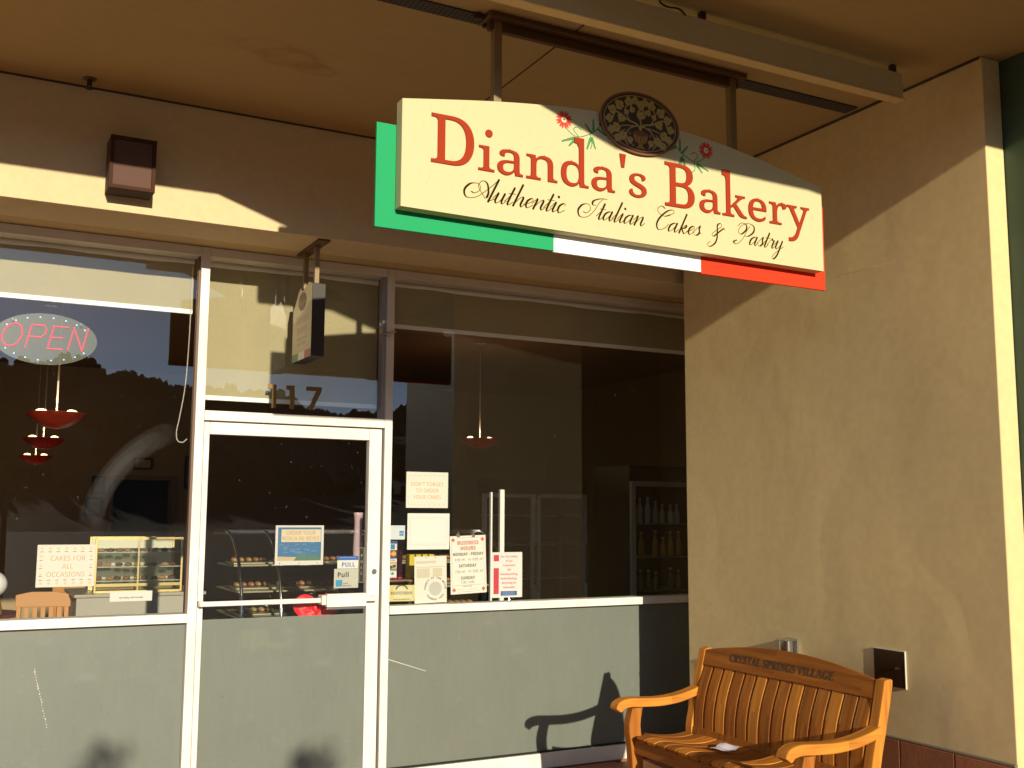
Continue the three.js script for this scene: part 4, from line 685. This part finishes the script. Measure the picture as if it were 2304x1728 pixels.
struct('shop_wall', bx(-3.2, -3, -0.1, 3.6, -9.2, -0.2), inW, 'tan side wall of the shop beside the tables');
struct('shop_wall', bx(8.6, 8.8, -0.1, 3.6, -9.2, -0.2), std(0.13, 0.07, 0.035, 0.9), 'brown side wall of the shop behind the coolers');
struct('shop_wall', bx(5.1, 8.6, -0.1, 3.6, -0.2, 0.3), inW, 'front wall of the shop beyond the windows');
{
  const d = thing('kitchen_doorway', 'open doorway with brown casing in the back wall of the shop', 'doorway', [2.3, 0, -8.95]);
  part(d, 'jamb', bx(1.87, 1.929, 0, 2.12, -8.998, -8.94), std(0.18, 0.11, 0.06, 0.6)); part(d, 'jamb', bx(2.681, 2.74, 0, 2.12, -8.998, -8.94), std(0.18, 0.11, 0.06, 0.6)); part(d, 'head_casing', bx(1.9295, 2.6805, 2.061, 2.12, -8.998, -8.94), std(0.18, 0.11, 0.06, 0.6));
}
function picture(x0, x1, y0, y1, label, c) { const p = thing('framed_picture', label, 'picture', [(x0 + x1) / 2, y0, -8.97], 'pictures on the back wall'); part(p, 'frame', merge([bx(x0, x1, y0, y0 + 0.025, -8.998, -8.96), bx(x0, x1, y1 - 0.025, y1, -8.998, -8.96), bx(x0, x0 + 0.025, y0 + 0.0251, y1 - 0.0251, -8.998, -8.96), bx(x1 - 0.025, x1, y0 + 0.0251, y1 - 0.0251, -8.998, -8.96)]), inDark); part(p, 'print', bx(x0 + 0.0251, x1 - 0.0251, y0 + 0.0251, y1 - 0.0251, -8.998, -8.975), std(...c, 0.4)); }
picture(1.66, 1.82, 1.86, 2.1, 'tall dark framed picture on the back wall', [0.12, 0.13, 0.15]);
picture(1.58, 1.80, 1.57, 1.82, 'blue framed picture below the tall one on the back wall', [0.16, 0.19, 0.26]);
picture(2.17, 2.42, 2.2, 2.36, 'wide pale picture above the dark doorway', [0.34, 0.27, 0.17]);
picture(2.85, 3.15, 1.95, 2.4, 'large greenish picture right of the dark doorway', [0.12, 0.13, 0.09]);
function pendant(x, y, z, r, label, yc, two) {
  const p = thing('pendant_lamp', label, 'lamp', [x, y, z], 'red glass pendant lamps');
  const bowl = new THREE.LatheGeometry([[0.02, 0], [r * 0.4, 0.012], [r * 0.75, 0.05], [r, 0.10], [r * 0.985, 0.102], [r * 0.73, 0.058], [r * 0.38, 0.02], [0.02, 0.008]].map((q) => new THREE.Vector2(...q)), 36);
  bowl.translate(x, y, z);
  part(p, 'glass_bowl', bowl, phys(0.42, 0.055, 0.012, 0.3, { transmission: 0.35, thickness: 0 }));
  part(p, 'stem', rod([x, y, z], [x, yc, z], 0.006, 8), std(0.55, 0.5, 0.42, 0.4));
  part(p, 'ceiling_rose', rod([x, yc - 0.02, z], [x, yc, z], 0.06, 18), std(0.4, 0.3, 0.2, 0.5));
  const em = new THREE.MeshStandardMaterial({ color: C(1, 0.9, 0.7), emissive: C(1, 0.72, 0.4), emissiveIntensity: two ? 6 : 2 });
  for (const s of [-1, 1]) part(p, 'bulb', new THREE.SphereGeometry(0.022, 12, 8).scale(1.6, 0.8, 1).translate(x + s * r * 0.5, y + 0.11, z), em);
  const l = new THREE.PointLight(C(1, 0.7, 0.4), two ? 0.5 : 0.5); l.position.set(0, 0.16, 0); l.castShadow = true; l.shadow.radius = 3; p.add(l);
}
pendant(0.58, 2.15, -1.3, 0.185, 'nearest red glass pendant lamp just inside the left window', 3.55, false);
pendant(0.73, 2.19, -4.5, 0.19, 'second red glass pendant lamp of the row over the tables', 3.55, false);
pendant(0.83, 2.15, -7.0, 0.18, 'last red glass pendant lamp of the row near the back wall', 3.55, false);
pendant(5.2, 2.35, -4.5, 0.24, 'red glass pendant lamp with two bright bulbs behind the notices', 3.55, true);

{ // brass framed pastry case on a grey counter
  const c = thing('shop_counter', 'plain grey counter carrying the brass pastry case', 'counter', [1.43, 0, -3.5]);
  part(c, 'body', bx(0.95, 1.95, 0, 0.93, -3.95, -3.15, 0.005), std(0.33, 0.31, 0.26, 0.7)); part(c, 'counter_top', bx(0.93, 1.97, 0.9305, 0.958, -3.97, -3.13, 0.006), std(0.30, 0.27, 0.22, 0.4));
  const p = thing('pastry_case', 'brass framed glass pastry case with three shelves on the counter', 'display case', [1.43, 0.96, -3.4]);
  const brass = std(0.50, 0.38, 0.16, 0.35, { metalness: 0.75 }), x0 = 1.08, x1 = 1.78, y0 = 0.96, y1 = 1.41, z0 = -3.62, z1 = -3.2, t = 0.018;
  for (const x of [x0, x1 - t]) for (const z of [z0, z1 - t]) part(p, 'corner_post', bx(x, x + t, y0, y1, z, z + t, 0.003), brass);
  for (const y of [y0, y1 - t]) for (const z of [z0, z1 - t]) part(p, 'rail', bx(x0 + t, x1 - t, y, y + t, z + 0.001, z + t - 0.001), brass);
  part(p, 'lower_band', bx(x0 + t, x1 - t, y0 + 0.05, y0 + 0.075, z1 - t + 0.002, z1 - 0.003), brass);
  part(p, 'middle_post', bx(1.415, 1.428, y0 + t, y1 - t, z1 - 0.014, z1 - 0.004), brass);
  part(p, 'back_panel', bx(x0 + t, x1 - t, y0 + t, y1 - t, z0 + 0.004, z0 + 0.01), std(0.55, 0.53, 0.40, 0.6));
  for (const y of [1.05, 1.165, 1.285]) part(p, 'shelf', bx(x0 + t, x1 - t, y, y + 0.006, z0 + 0.02, z1 - 0.02), phys(0.7, 0.75, 0.62, 0.15, { transparent: true, opacity: 0.6 }));
  const pg = new THREE.PlaneGeometry(x1 - x0 - 2 * t, y1 - y0 - 2 * t); pg.translate((x0 + x1) / 2, (y0 + y1) / 2, z1 - 0.002); part(p, 'front_glass', pg, M.glass);
  const crust = [std(0.22, 0.09, 0.035, 0.7), std(0.34, 0.17, 0.06, 0.7), std(0.10, 0.04, 0.02, 0.6)];
  for (const y of [1.056, 1.171, 1.291]) for (let i = 0; i < 9; i++) {
    const s = new THREE.SphereGeometry(0.026, 10, 7), q = s.attributes.position; for (let k = 0; k < q.count; k++) { const m = 1 + 0.16 * Math.sin(q.getX(k) * 220 + i) * Math.cos(q.getZ(k) * 190); q.setXYZ(k, q.getX(k) * m * 1.15, Math.max(-0.012, q.getY(k) * 0.62 * m), q.getZ(k) * m); }
    s.computeVertexNormals(); s.translate(x0 + 0.06 + i * 0.073 + rr(-0.008, 0.008), y + 0.0125, rr(-3.42, -3.30));
    mesh('pastry', s, crust[(i + Math.round(y * 31)) % 3], ['small brown pastry on the lowest shelf of the brass case', 'small brown pastry on the middle shelf of the brass case', 'small brown pastry on the top shelf of the brass case'][y < 1.1 ? 0 : y < 1.2 ? 1 : 2], 'pastry', y < 1.1 ? 'pastries on the lowest shelf' : y < 1.2 ? 'pastries on the middle shelf' : 'pastries on the top shelf');
  }
}
{ // long case with curved glass behind the door
  const c = thing('curved_glass_case', 'long pastry counter with curved front glass and chrome end arcs', 'display case', [2.9, 0, -2.7]);
  part(c, 'base', bx(2.05, 4.4, 0, 0.72, -3.3, -2.2, 0.01), std(0.22, 0.19, 0.12, 0.6));
  const arcPts = []; for (let i = 0; i <= 16; i++) { const a = i / 16 * Math.PI / 2; arcPts.push([-2.2 - 0.62 * (1 - Math.cos(a)), 0.74 + 0.72 * Math.sin(a)]); }
  for (const x of [2.05, 2.36, 3.2, 4.38]) part(c, 'chrome_arc', tube(arcPts.map(([z, y]) => [x, y, z]), 0.014, 32, 8), M.steel);
  const pos = [], idx = []; arcPts.forEach(([z, y]) => { pos.push(2.06, y, z, 4.37, y, z); }); for (let i = 0; i < 16; i++) idx.push(i * 2, i * 2 + 1, i * 2 + 2, i * 2 + 1, i * 2 + 3, i * 2 + 2);
  const g = new THREE.BufferGeometry(); g.setAttribute('position', new THREE.Float32BufferAttribute(pos, 3)); g.setAttribute('uv', new THREE.Float32BufferAttribute(new Array(34 * 2).fill(0), 2)); g.setIndex(idx); g.computeVertexNormals(); part(c, 'curved_glass', g, M.glass);
  for (const [y, d] of [[0.78, 0.9], [0.98, 0.75], [1.18, 0.55]]) part(c, 'shelf', bx(2.08, 4.36, y, y + 0.012, -3.25, -3.25 + d), std(0.36, 0.32, 0.18, 0.3));
  part(c, 'rear_frame', bx(2.05, 4.4, 1.44, 1.48, -3.3, -2.8, 0.005), M.steel);
  const tray = std(0.45, 0.42, 0.33, 0.35, { metalness: 0.6 });
  for (let r = 0; r < 3; r++) for (let i = 0; i < 6; i++) {
    const x = 2.12 + i * 0.37, y = [0.793, 0.993, 1.193][r], z = -3.2 + [0.42, 0.3, 0.18][r];
    const o = thing('pastry_tray', ['silver tray of rolls on the lowest shelf of the curved case', 'silver tray of rolls on the middle shelf of the curved case', 'silver tray of rolls on the top shelf of the curved case'][r], 'tray', [x, y, z], ['trays on the lowest shelf of the curved case', 'trays on the middle shelf of the curved case', 'trays on the top shelf of the curved case'][r]);
    part(o, 'tray', bx(x, x + 0.33, y, y + 0.012, z - 0.14, z + 0.2, 0.003), tray);
    for (let k = 0; k < 5; k++) { const s = new THREE.SphereGeometry(0.03, 8, 6).scale(0.85, 0.7, 2.2); s.translate(x + 0.04 + k * 0.062, y + 0.03, z + 0.02 + rr(-0.02, 0.02)); part(o, 'roll', s, std(0.30 + 0.2 * rnd(), 0.15 + 0.12 * rnd(), 0.05 + 0.05 * rnd(), 0.7)); }
  }
}
{ // table and chairs by the left window
  const oak = std(0.44, 0.20, 0.055, 0.45);
  const t = thing('cafe_table', 'dark red cafe table with white crockery near the left window', 'table', [0.15, 0, -4.1]);
  part(t, 'table_top', new THREE.CylinderGeometry(0.45, 0.45, 0.03, 40).translate(0.15, 0.745, -4.1), std(0.16, 0.035, 0.022, 0.35)); part(t, 'column', rod([0.15, 0.03, -4.1], [0.15, 0.73, -4.1], 0.04, 14), inDark); part(t, 'foot', new THREE.CylinderGeometry(0.12, 0.26, 0.03, 24).translate(0.15, 0.0155, -4.1), inDark);
  function chair(x, z, turn, label) {
    const c = thing('wooden_chair', label, 'chair', [0, 0, 0], 'wooden chairs at the cafe table');
    c.position.set(x, 0, z); c.rotation.y = turn; 
    for (const [a, b] of [[-0.2, -0.19], [0.17, -0.19]]) part(c, 'rear_leg', prism([[a, 0], [a + 0.035, 0], [a + 0.035, 0.9], [a, 0.9]], b - 0.02, b + 0.015, 0.003), oak);
    for (const a of [-0.2, 0.165]) part(c, 'front_leg', bx(a, a + 0.035, 0, 0.44, 0.16, 0.195, 0.003), oak);
    part(c, 'seat', bx(-0.215, 0.215, 0.44, 0.465, -0.2, 0.22, 0.01), oak);
    part(c, 'top_rail', prism([[-0.215, 0.83], [0.215, 0.83], [0.215, 0.93], [0.1, 0.955], [-0.1, 0.955], [-0.215, 0.93]], -0.212, -0.188, 0.004), oak);
    part(c, 'lower_rail', bx(-0.165, 0.17, 0.55, 0.585, -0.208, -0.192, 0.003), oak);
    for (let i = 0; i < 5; i++) part(c, 'slat', bx(-0.145 + i * 0.063, -0.108 + i * 0.063, 0.586, 0.8295, -0.206, -0.194, 0.002), oak);
    for (const x1 of [-0.185, 0.185]) part(c, 'side_stretcher', bx(x1 - 0.01, x1 + 0.01, 0.2, 0.225, -0.17, 0.16), oak);
  }
  chair(0.79, -3.85, Math.PI * 0.93, 'light wooden chair with slatted back beside the red table');
  chair(1.02, -4.75, -0.5, 'light wooden chair half hidden behind the first one');
  const j = thing('sugar_jar', 'large white globe jar standing on the red table', 'jar', [0.32, 0.76, -4.05]);
  part(j, 'globe', new THREE.SphereGeometry(0.125, 28, 20).scale(1, 0.92, 1).translate(0.36, 1.0, -4.05), std(0.78, 0.76, 0.74, 0.4)); part(j, 'stand', new THREE.CylinderGeometry(0.07, 0.10, 0.13, 24).translate(0.36, 0.825, -4.05), std(0.3, 0.2, 0.1, 0.5));
  const k = thing('coffee_cup', 'white cup on a saucer at the edge of the red table', 'cup', [0.38, 0.76, -3.8]);
  part(k, 'cup', new THREE.CylinderGeometry(0.045, 0.034, 0.06, 24, 1, true).translate(0.36, 0.80, -3.80), std(0.75, 0.73, 0.7, 0.3, { side: THREE.DoubleSide })); part(k, 'saucer', new THREE.CylinderGeometry(0.08, 0.05, 0.01, 24).translate(0.36, 0.7665, -3.80), std(0.75, 0.73, 0.7, 0.3));
}
{ // coolers behind the wide window
  const cab = std(0.05, 0.04, 0.03, 0.5), fr = std(0.72, 0.70, 0.62, 0.4);
  const c = thing('double_cooler', 'tall two door glass cooler inside behind the notices', 'cooler', [5.4, 0, -4.0]);
  part(c, 'cabinet', merge([bx(4.75, 6.08, 0, 0.25, -4.3, -3.62), bx(4.75, 6.08, 1.84, 1.98, -4.3, -3.62), bx(4.75, 6.08, 0.2501, 1.8399, -4.3, -4.26), bx(4.75, 4.79, 0.2501, 1.8399, -4.259, -3.62), bx(6.04, 6.08, 0.2501, 1.8399, -4.259, -3.62)]), cab);
  for (const [a, b] of [[4.80, 5.405], [5.425, 6.03]]) { const d = part(c, 'door', merge([bx(a, a + 0.04, 0.26, 1.83, -3.618, -3.58), bx(b - 0.04, b, 0.26, 1.83, -3.618, -3.58), bx(a + 0.0401, b - 0.0401, 0.26, 0.3, -3.618, -3.58), bx(a + 0.0401, b - 0.0401, 1.79, 1.83, -3.618, -3.58)]), fr); const g = new THREE.PlaneGeometry(b - a - 0.08, 1.49); g.translate((a + b) / 2, 1.045, -3.6); part(d, 'door_glass', g, M.glass); part(d, 'door_handle', bx(b - 0.03, b - 0.01, 0.9, 1.3, -3.579, -3.55, 0.004), M.steel); }
  for (const y of [0.6, 0.95, 1.3, 1.6]) part(c, 'shelf', bx(4.8, 6.03, y, y + 0.015, -4.25, -3.66), std(0.3, 0.3, 0.28, 0.5));
  const d = thing('drinks_cooler', 'dark single door drinks cooler inside next to the wing wall', 'cooler', [6.3, 0, -3.6]);
  part(d, 'cabinet', merge([bx(5.93, 6.72, 0, 0.2, -3.9, -3.22), bx(5.93, 6.72, 1.96, 2.12, -3.9, -3.22), bx(5.93, 6.72, 0.2001, 1.9599, -3.9, -3.86), bx(5.93, 5.97, 0.2001, 1.9599, -3.859, -3.22), bx(6.68, 6.72, 0.2001, 1.9599, -3.859, -3.22)]).translate(0.2, 0, 0.3), cab);
  part(d, 'door_frame', merge([bx(6.13, 6.18, 0.2, 1.96, -2.918, -2.88), bx(6.87, 6.92, 0.2, 1.96, -2.918, -2.88), bx(6.1801, 6.8699, 0.2, 0.25, -2.918, -2.88), bx(6.1801, 6.8699, 1.91, 1.96, -2.918, -2.88)]), fr);
  const cols = [[0.5, 0.03, 0.06], [0.5, 0.28, 0.04], [0.16, 0.2, 0.08], [0.5, 0.5, 0.45]];
  for (let r = 0; r < 4; r++) { part(d, 'shelf', bx(6.18, 6.87, 0.5 + r * 0.34, 0.512 + r * 0.34, -3.5, -2.95), std(0.3, 0.3, 0.28, 0.5)); for (let i = 0; i < 7; i++) { if ((i * 5 + r * 3) % 7 === 2) continue; const x = 6.22 + i * 0.095 + rr(-0.012, 0.012), y = 0.512 + r * 0.34, hs = rr(0.75, 1.2); const b = thing('drink_bottle', ['clear bottle on the top shelf of the drinks cooler', 'yellow bottle on the third shelf of the drinks cooler', 'green bottle on the second shelf of the drinks cooler', 'red bottle on the lowest shelf of the drinks cooler'][3 - r], 'bottle', [x, y, -3.0], ['lowest shelf bottles', 'second shelf bottles', 'third shelf bottles', 'top shelf bottles'][r]); part(b, 'bottle', new THREE.LatheGeometry([[0.001, 0], [0.032, 0.002], [0.032, 0.13 * hs], [0.014, 0.18 * hs], [0.014, 0.21 * hs], [0.001, 0.211 * hs]].map((q) => new THREE.Vector2(...q)), 14).translate(x, y, -3.0), std(...[cols[0], cols[2], cols[1], cols[3]][r], 0.25)); part(b, 'cap', new THREE.CylinderGeometry(0.016, 0.016, 0.02, 12).translate(x, y + 0.211 * hs + 0.01, -3.0), std(0.5, 0.5, 0.45, 0.4)); } }
  const k = thing('display_rack', 'slim white display rack standing behind the safety notice', 'rack', [3.75, 0, -1.05]);
  const wh = std(0.72, 0.71, 0.66, 0.5);
  part(k, 'upright', bx(3.668, 3.705, 0, 1.80, -1.03, -1.0, 0.003), wh); part(k, 'upright', bx(3.785, 3.80, 0, 1.79, -1.42, -1.39, 0.003), wh);
  for (const y of [0.2, 0.5, 0.8]) part(k, 'shelf', bx(3.66, 4.1, y, y + 0.02, -1.42, -1.0, 0.003), wh);
  part(k, 'upright', bx(4.07, 4.10, 0, 0.82, -1.03, -1.0, 0.003), wh);
  // gift stand with pink packages just inside the wide window
  const s = thing('gift_stand', 'low dark stand of gifts behind the card stickers', 'stand', [2.85, 0, -1.1]);
  part(s, 'body', bx(2.55, 3.15, 0, 1.14, -1.4, -0.85, 0.006), inDark); part(s, 'shelf', bx(2.53, 3.17, 1.1405, 1.16, -1.42, -0.83, 0.004), std(0.2, 0.1, 0.05, 0.5));
  for (let i = 0; i < 7; i++) { const x = 2.60 + i * 0.036; const p = mesh('gift_package', bx(x, x + 0.03, 1.162, 1.36 + 0.02 * (i % 3), -0.98, -0.9, 0.006), std(0.6, 0.03, 0.13, 0.4), 'slim pink gift package standing on the dark stand', 'package', 'pink packages on the stand'); }
  for (let i = 0; i < 4; i++) { const x = 2.90 + i * 0.05; mesh('gift_package', bx(x, x + 0.04, 1.162, 1.33, -0.98, -0.9, 0.006), std(0.55, 0.42, 0.02, 0.4), 'yellow gift package standing beside the pink ones', 'package', 'yellow packages on the stand'); }
  for (let i = 0; i < 3; i++) { const x = 2.62 + i * 0.1; const v = thing('glass_vase', 'small clear vase behind the pink packages', 'vase', [x, 1.16, -1.2], 'vases on the stand'); part(v, 'vase', new THREE.LatheGeometry([[0.001, 0], [0.03, 0.003], [0.035, 0.2], [0.028, 0.4], [0.035, 0.46]].map((q) => new THREE.Vector2(...q)), 18).translate(x, 1.162, -1.2), phys(0.7, 0.5, 0.55, 0.08, { transparent: true, opacity: 0.55, side: THREE.DoubleSide })); }
}

// ---------------------------------------------------------------- across the way (seen mirrored in the glass)
{
  const el = (az) => { const T = [[-90, 5.5], [-30, 6.4], [-5, 6.9], [2, 7.0], [5.6, 7.5], [7, 6.9], [10, 6.2], [15.5, 6.2], [17, 5.2], [20, 5.1], [24, 5.6], [90, 5]]; for (let i = 1; i < T.length; i++) if (az <= T[i][0]) { const t = (az - T[i - 1][0]) / (T[i][0] - T[i - 1][0]); return T[i - 1][1] + (T[i][1] - T[i - 1][1]) * t; } return 5; };
  const n = 260, m = 14, pos = [], uv = [], idx = [];
  for (let i = 0; i <= n; i++) for (let j = 0; j <= m; j++) { const az = -88 + 176 * i / n, a = az * Math.PI / 180, t = j / m, R = 110 + 150 * t, H = 1.6 + 260 * Math.tan(el(az) * Math.PI / 180), y = -0.3 + H * Math.pow(t, 1.25) + (j && j < m ? 1.4 * (fbm(i / n, j / m, 40, 3, 501) - 0.5) : 0); pos.push(R * Math.sin(a), y, -6 + R * Math.cos(a)); uv.push(R * a, R); }
  for (let i = 0; i < n; i++) for (let j = 0; j < m; j++) { const a = i * (m + 1) + j, b = a + m + 1; idx.push(a, a + 1, b, a + 1, b + 1, b); }
  const g = new THREE.BufferGeometry(); g.setAttribute('position', new THREE.Float32BufferAttribute(pos, 3)); g.setAttribute('uv', new THREE.Float32BufferAttribute(uv, 2)); g.setIndex(idx); g.computeVertexNormals();
  struct('hill', g, std(0.045, 0.045, 0.025, 0.95), 'wooded hill beyond the parking lot');
  const ico = new THREE.IcosahedronGeometry(1, 2), p = ico.attributes.position; for (let i = 0; i < p.count; i++) { const k = 0.75 + 0.5 * h2(Math.round(p.getX(i) * 50), Math.round(p.getY(i) * 50 + p.getZ(i) * 70), 3); p.setXYZ(i, p.getX(i) * k, p.getY(i) * k * 1.15, p.getZ(i) * k); } ico.computeVertexNormals();
  const N = 2600, im = new THREE.InstancedMesh(ico, std(0.05, 0.055, 0.028, 0.95), N), mt = new THREE.Matrix4(), qt = new THREE.Quaternion();
  for (let i = 0; i < N; i++) { const az = -60 + 120 * rnd(), a = az * Math.PI / 180, t = i % 3 ? 0.9 + 0.1 * rnd() : 0.2 + 0.75 * rnd(), R = 110 + 150 * t, H = 1.6 + 260 * Math.tan(el(az) * Math.PI / 180), s = 0.7 + 1.5 * rnd() * rnd(); qt.setFromAxisAngle(new THREE.Vector3(0, 1, 0), rnd() * 6); mt.compose(new THREE.Vector3(R * Math.sin(a), -0.3 + H * Math.pow(t, 1.25) + 0.3 * s, -6 + R * Math.cos(a)), qt, new THREE.Vector3(s, s * rr(0.9, 1.5), s)); im.setMatrixAt(i, mt); im.setColorAt(i, C(0.7 + 0.6 * rnd(), 0.7 + 0.6 * rnd(), 0.7 + 0.5 * rnd())); }
  im.name = 'woodland'; im.userData = { label: 'dense wood covering the hill beyond the parking lot', category: 'wood', kind: 'stuff' }; scene.add(im);
}
function smallTree(x, z, h, w, label) {
  const t = thing('young_tree', label, 'tree', [x, -0.13, z], 'young trees in the parking lot');
  const bark = std(0.11, 0.075, 0.05, 0.9), leafM = std(0.05, 0.075, 0.02, 0.7, { side: THREE.DoubleSide });
  const L = [new THREE.CylinderGeometry(0.03, 0.06, h * 0.75, 10).translate(x, h * 0.375 - 0.13, z)], F = [];
  for (let i = 0; i < 9; i++) { const a = i * 2.4, y = h * (0.5 + 0.045 * i), r = w * (0.9 - 0.07 * i); L.push(rod([x, y - 0.13, z], [x + r * Math.cos(a), y + r * 0.7 - 0.13, z + r * Math.sin(a)], 0.012, 6)); for (let k = 0; k < 45; k++) { const u = 0.3 + 0.8 * rnd(), s = rr(0.03, 0.06), q = new THREE.CircleGeometry(s, 5).scale(0.6, 1.2, 1); q.rotateX(rnd() * 3); q.rotateY(rnd() * 6); q.translate(x + r * u * Math.cos(a) + rr(-0.12, 0.12), y + r * u * 0.7 - 0.13 + rr(-0.1, 0.1), z + r * u * Math.sin(a) + rr(-0.12, 0.12)); F.push(q); } }
  part(t, 'trunk', merge(L), bark); part(t, 'crown', merge(F), leafM);
}
smallTree(-0.40, 12.0, 3.99, 0.26, 'slim young tree in the parking lot opposite the left window');
smallTree(0.76, 12.0, 3.86, 0.26, 'slim young tree in the parking lot opposite the shop door');

renderer.render(scene, camera);
